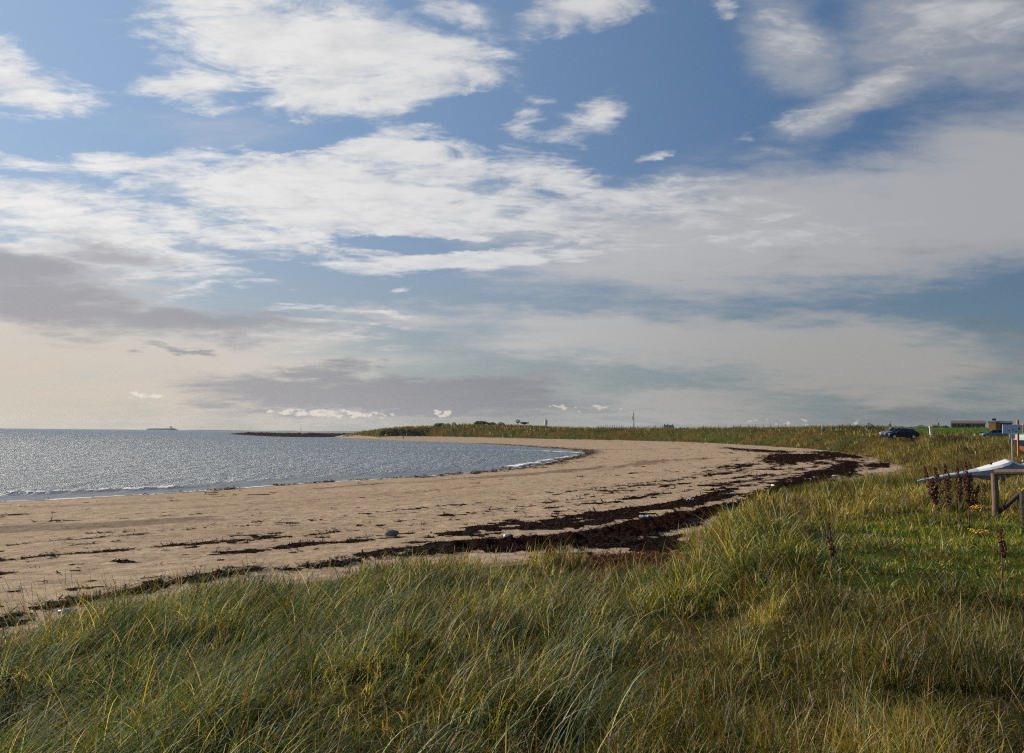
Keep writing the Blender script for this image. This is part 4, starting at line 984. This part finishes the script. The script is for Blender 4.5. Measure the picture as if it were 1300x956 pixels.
building('white_shed', 719.4, 722, 548.4, 545.9, 544.8, 640, 3, M_render, M_render, 'tiny white hut on the far dune right of the shorter mast', 1, (), over=.1, cat='hut')

def lattice(name, px, yt, d, w, label, drum=None, bright=None, whip=0):
    p = PD(px, d); z0 = 4.0; h = ZP(px, yt, d) - z0; r = empty(name, (*p, z0)); tag(r, label, 'mast')
    t = MB(); 
    for a in range(3):
        q = a * 2.094; t.tube([(math.cos(q) * w, math.sin(q) * w, -2), (math.cos(q) * w * .45, math.sin(q) * w * .45, h * .86)], [w * .22, w * .14], 6)
    n = 14
    for i in range(n):
        za, zb = h * .86 * i / n, h * .86 * (i + 1) / n; fa = w * (1 - .55 * i / n); fb = w * (1 - .55 * (i + 1) / n)
        for a in range(3):
            q = a * 2.094; q2 = q + 2.094; t.tube([(math.cos(q) * fa, math.sin(q) * fa, za), (math.cos(q2) * fb, math.sin(q2) * fb, zb)], w * .09, 5)
    t.build('lattice', M_farsteel, r)
    if drum: MB().tube([(0, 0, h * drum[0]), (0, 0, h * drum[1])], w * 1.5, 14).build('antenna_drum', M_white, r)
    if bright: MB().box((-w * 1.3, 0, h * bright), (w * .7, w * .7, h * .16), 0, w * .05).build('antenna_panel', M_white, r)
    MB().tube([(0, 0, h * .8), (0, 0, h)], w * .16, 6).build('aerial', M_farsteel, r)
    return r
MB().box((-1.2, -.06, 1.2), (1.0, .12, 2.35)).build('red_panel', M_brick, hut)
MB().box((-1.9, 2.5, 2.95), (.8, .8, .5), 0, .05).build('roof_vent', M_slate, hut)
lattice('telecom_mast', 692.8, 529.8, 1150, 1.5, 'shorter lattice mast with a white drum near its top on the far skyline', (.52, .84))
lattice('telecom_mast', 804.2, 520.5, 1150, 1.15, 'tallest lattice mast on the skyline, pale panel on its left side', None, .66)
lattice('aerial_mast', 735.2, 537.5, 1150, .35, 'thin short aerial on the skyline above the blue roofed shed')
lattice('aerial_mast', 586.6, 534.0, 900, .28, 'thin aerial on the headland between the two dark thickets')
lattice('aerial_mast', 539.6, 538.0, 900, .24, 'faint thin aerial at the seaward end of the headland')

# ------------------------------------------------------------------ trees on the skyline
for i, (px, yb, w, hpx, d, m, lab, th) in enumerate([
    (558, 543.6, 15, 4.4, 640, M_leafd, 'low dark thorn thicket left of the thin aerial on the headland', .2),
    (568.5, 543.4, 8, 3.6, 640, M_leafd, 'small dark bush just right of the low thicket on the headland', .2),
    (576.5, 543.4, 8, 4.2, 640, M_leafd, 'small round dark bush left of the headland summit', .2),
    (611, 541.6, 21, 5.4, 625, M_leafd, 'broad dark dome of thorn scrub on the headland summit', .2),
    (625, 542.2, 11, 4.0, 625, M_leafd, 'small bush right of the summit dome', .2),
    (636.5, 542.6, 10, 4.4, 620, M_leafd, 'pointed dark bush on the right shoulder of the headland', .2),
    (657.5, 545.5, 6.5, 7.6, 640, M_leafd, 'thin open tree leaning above the headland, left of a pair', 1.3),
    (665.5, 545.5, 11, 4.8, 640, M_leafd, 'flat topped tree, right of the pair beyond the headland', 1.05),
    (1104.5, 542.6, 11, 6.0, 165, M_leafd, 'rounded dark bush on the dune crest left of the parked cars', .2),
    (1169, 544.0, 8, 4.6, 330, M_leafd, 'dark bush on the skyline left of the reddish cottage', .3),
    (1199, 544.0, 13, 4.2, 345, M_leafd, 'low dark bush between the reddish cottage and the long bungalow', .3),
    (1175.5, 544.2, 6, 3.0, 345, M_leafd, 'very small dark bush right beside the skyline bush near the reddish cottage', .3),
    (1191, 556.8, 20, 4.6, 128, M_bramble, 'dark maroon bramble clump right of the lifebuoy stand', .1),
    (1205, 557.2, 18, 4.8, 128, M_bramble, 'dark maroon bramble clump in the middle of the bramble row', .1),
    (1218, 557.0, 15, 4.0, 129, M_bramble, 'dark maroon bramble clump left of the three pale stakes', .1),
    (1166, 556.8, 9, 3.0, 137, M_bramble, 'small reddish bramble just right of the dark navy hatchback', .1),
    ]):
    k = d / F; 
    if d > 600 or px == 1104.5: d = crest(px, 500, 760) if d > 600 else crest(px, 110, 240)
    k = d / F; p = PD(px, d); z = zat(*p) if d < 800 else ZP(px, yb, d); hpx = max((ZP(px, yb - hpx, d) - z) / k * 1.15, hpx * (1.05 if d > 500 and d < 800 else .75))
    tree('skyline_tree' if th > 1 else ('bramble_bush' if m is M_bramble else 'thorn_bush'), (*p, z - .3), w * k, hpx * k + .3, th, lab, 'tree' if th > 1 else 'bush', m=m, seed=i + 5, n=1500, leaf=w * k * .035)
def treeline():
    mb = MB(); g = np.random.default_rng(3)
    for px in np.arange(672, 965, 1.3):
        d = 1080 + g.uniform(-15, 15); k = d / F; p = PD(px, d); top = 543.9 + g.uniform(-.9, .9) + .0075 * (px - 700)
        zt = ZP(px, top, d); c = leaves(34, (p[0], p[1], zt - 1.8), (2.2, 2.2, 2.4), .75, seed=int(px * 10)); mb.add(c.v, c.f)
    for px in np.arange(1120, 1215, 1.2):
        d = 350 + g.uniform(-5, 5); p = PD(px, d); zt = ZP(px, 543.2 + g.uniform(-.6, .6), d); c = leaves(30, (p[0], p[1], zt - .5), (.7, .7, .9), .25, seed=int(px * 10)); mb.add(c.v, c.f)
    o = mb.build('distant_hedgerow', M_leafd); tag(o, 'thin dark line of hedges and woods along the far skyline', 'hedge', kind='stuff')
treeline()

# ------------------------------------------------------------------ reef, island, far shore
def reef():
    n = 150; near = [(286, 551.0), (300, 551.6), (320, 553.0), (345, 554.2), (380, 554.8), (420, 555.2), (455, 556.2), (474, 556.6), (486, 555.6)]
    far = [(286, 550.4), (300, 550.0), (330, 549.9), (360, 550.6), (400, 551.0), (440, 550.6), (470, 551.6), (486, 553.4)]
    V = []; f = []
    xs = np.linspace(286, 486, n); yn = np.interp(xs, [a for a, b in near], [b for a, b in near]); yf = np.interp(xs, [a for a, b in far], [b for a, b in far]); m = 22
    for i, x in enumerate(xs):
        p0 = np.array(G(x, yn[i] + .15, 0)); p1 = np.array(G(x, min(yf[i], yn[i] - .5) + .35, 0))
        for j in range(m):
            t = j / (m - 1); p = p0 * (1 - t) + p1 * t; e = math.sin(math.pi * t) ** .4 * min(1, (x - 285) / 25) if j not in (0, m - 1) else 0
            hh = float(fbm(np.array([p[0] / 7]), np.array([p[1] / 16]), 4, 201)[0])
            V.append((p[0], p[1], -.3 + e * (.75 + max(0, hh - .30) * 3.6)))
    for i in range(n - 1):
        for j in range(m - 1): f.append((i * m + j, (i + 1) * m + j, (i + 1) * m + j + 1, i * m + j + 1))
    mb = MB(); mb.v = V; mb.f = f; o = mb.build('reef_rocks', M_reef); tag(o, kind='structure')
reef()
def ridge_land(name, pts, d, depth, m):
    n = 60; xs = np.linspace(pts[0][0], pts[-1][0], n); ys = np.interp(xs, [a for a, b in pts], [b for a, b in pts]); V = []; f = []
    for i, x in enumerate(xs):
        zt = ZP(x, ys[i], d)
        for j, (t, hh) in enumerate(((-.5, -2), (-.44, .55), (-.15, .9), (0, 1), (.2, .85), (.5, -2))):
            p = PD(x, d + t * depth); V.append((p[0], p[1], max(-2, zt * hh if hh > 0 else -2)))
    for i in range(n - 1):
        for j in range(5): f.append((i * 6 + j, (i + 1) * 6 + j, (i + 1) * 6 + j + 1, i * 6 + j + 1))
    mb = MB(); mb.v = V; mb.f = f; o = mb.build(name, m, smooth=True); tag(o, kind='structure'); return o
ridge_land('island', [(184, 546), (187, 544.0), (190, 543.7), (206, 543.6), (213, 543.3), (217, 542.9), (222, 543.9), (227, 546)], 5200, 260, M_isle)
ridge_land('far_shore', [(226, 547.0), (240, 545.5), (275, 545.6), (300, 546.2), (340, 547.0), (349, 547.8), (350.5, 546.6), (376, 546.8), (378, 547.5), (395, 547.6), (420, 547.4), (452, 547.4)], 5600, 300, M_isle)
def lighthouse():
    d = 5190; p = PD(216.8, d); z = ZP(216.8, 543.6, d); h = ZP(216.8, 540.6, d) - z; r = empty('lighthouse', (*p, z)); tag(r, 'tiny lighthouse tower at the right end of the island on the sea horizon', 'lighthouse')
    MB().tube([(0, 0, -3), (0, 0, h * .8)], [4.2, 3.2], 14).build('tower', M_stone, r)
    MB().tube([(0, 0, h * .8), (0, 0, h * .92)], [2.4, 2.4], 12).build('lantern_room', M_glass, r); MB().tube([(0, 0, h * .92), (0, 0, h)], [2.6, .3], 12).build('dome', M_slate, r)
    MB().box((6, 0, .5), (12, 8, 5)).build('keepers_house', M_stone, r)
lighthouse()
p = PD(382, 5400); lm = lattice('sea_mast', 382, 538.6, 5000, 1.6, 'faint slender mast rising from the far shore beyond the reef')

# ------------------------------------------------------------------ small things on the beach and in the grass
def person():
    d = 430.0; x, y = PD(512, d); z = zat(x, y)
    r = empty('person', (x, y, z), R(20)); tag(r, 'person in dark coat and trousers walking on the far sand', 'person')
    def skin(name, V, E, Rr, m, lv=2):
        me = bpy.data.meshes.new(name); me.from_pydata(V, E, []); o = bpy.data.objects.new(name, me); COL.objects.link(o)
        md = o.modifiers.new('s', 'SKIN'); 
        for i, q in enumerate(Rr): me.skin_vertices[0].data[i].radius = (q, q); me.skin_vertices[0].data[i].use_root = (i == 0)
        o.modifiers.new('u', 'SUBSURF').levels = lv; dg = bpy.context.evaluated_depsgraph_get(); n = bpy.data.meshes.new_from_object(o.evaluated_get(dg)); o.modifiers.clear(); o.data = n; n.materials.clear(); n.materials.append(m)
        o.parent = r; return o
    V = [(0, 0, .95), (0, 0, 1.15), (0, 0, 1.38), (0, 0, 1.48), (0, .02, 1.60), (0, .03, 1.72), (.18, 0, 1.40), (.24, -.05, 1.14), (.25, .06, .90), (-.18, 0, 1.40), (-.24, .06, 1.14), (-.25, .14, .90),
         (.09, 0, .88), (.10, .16, .50), (.10, .10, .08), (.10, .24, .04), (-.09, 0, .88), (-.10, -.06, .50), (-.10, -.28, .12), (-.10, -.18, .03)]
    E = [(0, 1), (1, 2), (2, 3), (3, 4), (4, 5), (2, 6), (6, 7), (7, 8), (2, 9), (9, 10), (10, 11), (0, 12), (12, 13), (13, 14), (14, 15), (0, 16), (16, 17), (17, 18), (18, 19)]
    skin('body', V, E, [.13, .12, .14, .055, .09, .08, .055, .042, .03, .055, .042, .03, .08, .055, .04, .035, .08, .055, .04, .035], mat('skin_tone', (.45, .28, .2), .6))
    skin('coat', V[:3] + V[6:12], [(0, 1), (1, 2), (2, 3), (3, 4), (4, 5), (2, 6), (6, 7), (7, 8)], [.17, .155, .16, .075, .06, .05, .075, .06, .05], M_navy)
    skin('trousers', [V[0], V[12], V[13], V[14], V[16], V[17], V[18]], [(0, 1), (1, 2), (2, 3), (0, 4), (4, 5), (5, 6)], [.14, .10, .075, .06, .10, .075, .06], M_tyre)
person()
def dock(px, yb, yt, d, spikes, label, lean=0.0, seed=0, fat=1.0):
    g = random.Random(seed); p = PD(px, d); z = zat(*p); k = d / F; r = empty('dock_plant', (*p, z)); tag(r, label, 'plant')
    Ht = ZP(px, yt, d) - z
    for (dx, fr, ln) in spikes:
        h = Ht * fr; ex = dx * k; st = MB(); pts = [(0, 0, -.05), (ex * .3, 0, h * .4), (ex * .75, 0, h * .78), (ex + lean, 0, h)]
        st.tube(pts, [.007, .006, .005, .003], 5).build('stem', M_stem, r)
        sh = MB()
        for i in range(int(150 * fat)):
            t = 1 - ln + ln * g.random(); q = Vector(pts[1]).lerp(Vector(pts[2]), min(1, max(0, (t - .4) / .38))) if t < .78 else Vector(pts[2]).lerp(Vector(pts[3]), (t - .78) / .22)
            w = .055 * fat * math.sin(math.pi * min(1, max(.08, (t - (1 - ln)) / ln)) ** .8) + .012; a = g.uniform(0, 6.28); rr_ = w * g.random() ** .5
            s_ = g.uniform(.006, .016) * (.5 + .5 * fat); sh.blob((q.x + math.cos(a) * rr_, q.y + math.sin(a) * rr_, q.z), (s_, s_, s_ * 1.3), 0 if False else 1, .2)
        sh.build('seed_head', M_dock, r)
    lf = MB()
    for i in range(5):
        a = g.uniform(0, 6.28); l = g.uniform(.12, .22); c, s_ = math.cos(a), math.sin(a); w = .03
        lf.add([(0, 0, .02), (c * l * .5 - s_ * w, s_ * l * .5 + c * w, .10), (c * l, s_ * l, .06), (c * l * .5 + s_ * w, s_ * l * .5 - c * w, .10)], [(0, 1, 2, 3)])
    lf.build('leaf_rosette', M_leafg, r)
dock(1186, 625, 592, 20.7, [(-12, 1.0, .55), (-3, .8, .5), (2, .7, .5)], 'dark red dock plant leaning left, leftmost of the group before the white hull', seed=1)
dock(1203, 625, 589, 20.5, [(-16, .96, .45), (-4, 1.0, .62), (0, .86, .6)], 'dark red dock plant with two tall spikes, second from left before the white hull', seed=2)
dock(1216, 628, 590, 20.8, [(-2, 1.0, .55), (2, .8, .5)], 'slim single-spiked dark red dock plant, third from left before the white hull', seed=3)
dock(1228, 630, 587, 20.4, [(-3, 1.0, .6), (-1, .86, .62), (3, .84, .6), (11, .66, .55)], 'thickest dark red dock plant, rightmost of the group before the white hull', seed=4)
dock(1247, 640, 612, 20.2, [(0, 1.0, .4)], 'small reddish dock stalk right of the dock group, left of the barrier post', seed=8, fat=.5)
dock(1053, 720, 664, 12.6, [(-2, 1.0, .45), (3, .62, .3)], 'solitary brown dock stalk standing in the shaded hollow of the near dune', seed=5, fat=.5)
dock(1268, 700, 668, 12.5, [(0, 1.0, .35), (3, .8, .3)], 'brown dock stalk in the turf below the barrier post', seed=7, fat=.45)
def ragwort(px, py, d, label, seed):
    g = random.Random(seed); p = PD(px, d); z = zat(*p); h = ZP(px, py, d) - z; r = empty('ragwort_plant', (*p, z)); tag(r, label, 'plant')
    MB().tube([(0, 0, -.05), (.01, 0, h * .6), (0, 0, h)], [.006, .005, .003], 5).build('stem', M_leafg, r)
    f = MB()
    for i in range(26): f.blob((g.gauss(0, .045), g.gauss(0, .045), h + g.uniform(-.025, .02)), (.014, .014, .007), 1, .2)
    f.build('flower_cluster', M_yellow, r)
    l = leaves(60, (0, 0, h * .45), (.07, .07, h * .4), .025, seed=seed); l.build('leaves', M_leafg, r)
ragwort(1238, 643, 15.5, 'orange-yellow flowering ragwort left of the barrier post', 1)
ragwort(1240, 674, 12.5, 'small yellow flowering ragwort in the turf below the barrier', 2)
ragwort(1298, 621, 17.2, 'yellow flowering ragwort at the dark barrier post on the frame edge', 3)
def leafy(px, py, d, w, h, label, m, seed, n=900, leaf=.018):
    p = PD(px, d); z = zat(*p); r = empty('leafy_shrub', (*p, z)); tag(r, label, 'shrub'); g = random.Random(seed)
    leaves(n, (0, 0, h * .5), (w / 2, w / 2, h * .55), leaf, seed=seed, shell=.25).build('foliage', m, r)
    st = MB()
    for i in range(14):
        a = g.uniform(0, 6.28); q = g.uniform(.2, .48) * w; st.tube([(0, 0, -.03), (math.cos(a) * q * .5, math.sin(a) * q * .5, h * .5), (math.cos(a) * q, math.sin(a) * q, h * g.uniform(.75, 1.08))], [.006, .004, .002], 5)
    st.build('stems', M_stem, r)
leafy(112, 800, 8.6, .95, .34, 'low leafy olive shrub at the left dune edge by the sand', mat('olive_leaf', (.12, .125, .035), 1.0, spec=.05, vary=.4, vscale=20), 11, 2600, .014)
leafy(175, 812, 8.4, .85, .36, 'denser green leafy shrub right of the low olive one at the left dune edge', M_leafg, 12, 2400, .014)
leafy(158, 770, 10.0, .35, .26, 'small upright green sprig standing against the seaweed line at left', M_leafg, 13, 500, .016)
leafy(6, 838, 7.2, .42, .66, 'dark dead brown shrub at the lower left corner of the dune', mat('dead_leaf', (.05, .022, .016), .9, vary=.4, vscale=20), 14, 900, .012)

def scrap(kind, px, py, z, label, size, seed):
    x, y = G(px, py, z); z = zat(x, y) + .07; g = random.Random(seed)
    if kind == 'bottle':
        r = empty('plastic_bottle', (x, y, z), g.uniform(0, 6)); tag(r, label, 'bottle', 'white litter in the seaweed')
        MB().tube([(-size, 0, .05), (-size * .2, 0, .055), (size * .45, 0, .05), (size * .65, 0, .05)], [.045, .05, .045, .02], 10).build('bottle_body', M_plastic, r, smooth=True)
        MB().tube([(size * .655, 0, .05), (size * .78, 0, .05)], .024, 10).build('cap', M_green, r)
    else:
        size *= .7; m = MB(); n = 6; V = [(size * (i / (n - 1) - .5) * 2, size * (j / (n - 1) - .5) * 1.3, g.uniform(0, .10)) for i in range(n) for j in range(n)]
        m.add(V, [(i * n + j, (i + 1) * n + j, (i + 1) * n + j + 1, i * n + j + 1) for i in range(n - 1) for j in range(n - 1)])
        o = m.build('plastic_scrap', M_plastic); o.location = (x, y, z); tag(o, label, 'litter', 'white litter in the seaweed')
for a in [('bottle', 646, 688, 1.2, 'white plastic bottle in the wrack below the middle of the beach', .16, 1), ('bag', 767, 678, 1.2, 'crumpled white plastic scrap where the thick wrack band begins', .16, 2),
          ('bag', 817, 662, 1.2, 'crumpled white plastic scrap in the thick wrack near its upper edge', .20, 3), ('bag', 876, 638, 1.2, 'flat white scrap at the upper edge of the wrack left of the grass mound', .22, 4),
          ('bottle', 930, 631, 1.2, 'white bottle in the wrack just above the grass mound', .2, 5), ('bag', 975, 628, 1.2, 'long white scrap beside the tip of the grass mound', .24, 6),
          ('bottle', 981, 620, 1.2, 'white bottle just behind the long scrap in the wrack', .2, 7), ('bag', 1007, 615, 1.2, 'small white scrap in the wrack between the bottle and the pair', .2, 8),
          ('bag', 1026, 610, 1.2, 'white scrap, left of the pair where the wrack bends', .3, 9), ('bag', 1038, 608.5, 1.2, 'larger white scrap, right of the pair where the wrack bends', .36, 10),
          ('bottle', 1060, 606, 1.2, 'brightest white container at the far bend of the wrack by the grass', .3, 11)]: scrap(*a)
x, y = G(85, 781, 1.3); o = MB().tube([(-.12, 0, 0), (0, 0, .01), (.1, .01, 0), (.14, .01, 0)], [.03, .04, .035, .012], 10).build('plastic_bottle', mat('green_plastic', (.45, .6, .52), .3), smooth=True); o.location = (x, y, zat(x, y) + .06); o.rotation_euler = (0, 0, .3)
tag(o, 'pale green plastic bottle lying by the wrack line at far left', 'bottle')
x, y = G(497, 686, 1.0); b = MB(); b.blob((0, 0, .08), (.20, .15, .10), 3, .05); o = b.build('beach_stone', M_stone, smooth=True); o.location = (x, y, zat(x, y)); tag(o, 'grey weed-stained stone lying alone on the sand above the wrack', 'stone')
for i, (px, py, s_) in enumerate([(838, 716, .09), (846, 722, .12), (862, 719, .10), (852, 712, .08), (826, 719, .07), (810, 716, .10), (700, 716, .09)]):
    x, y = G(px, py, 1.7); b = MB(); b.blob((0, 0, .03), (s_, s_ * .7, s_ * .5), 2, .1); o = b.build('pebble', M_stone, smooth=True); o.location = (x, y, zat(x, y))
    tag(o, 'grey pebble on the small sand pocket beside the grass mound', 'stone', 'pebbles in the sand pocket')

def haze():
    m = bpy.data.materials.new('sea_haze'); m.use_nodes = True; nt = m.node_tree; nt.nodes.clear()
    out = nt.nodes.new('ShaderNodeOutputMaterial'); v = nt.nodes.new('ShaderNodeVolumePrincipled')
    v.inputs['Color'].default_value = (.80, .84, .90, 1); v.inputs['Density'].default_value = 3e-5; v.inputs['Anisotropy'].default_value = .2
    nt.links.new(v.outputs[0], out.inputs['Volume'])
    b = MB(); b.box((0, 0, 45), (19000, 19000, 110)); o = b.build('haze', m); tag(o, kind='stuff')
haze()
SC.render.engine = 'CYCLES'
SC.cycles.use_denoising = False; SC.cycles.pixel_filter_type = 'BLACKMAN_HARRIS'; SC.cycles.filter_width = 1.2
SC.cycles.max_bounces = 5; SC.cycles.diffuse_bounces = 2; SC.cycles.glossy_bounces = 2; SC.cycles.transmission_bounces = 2; SC.cycles.transparent_max_bounces = 4
SC.cycles.sample_clamp_indirect = 4; SC.cycles.sample_clamp_direct = 5
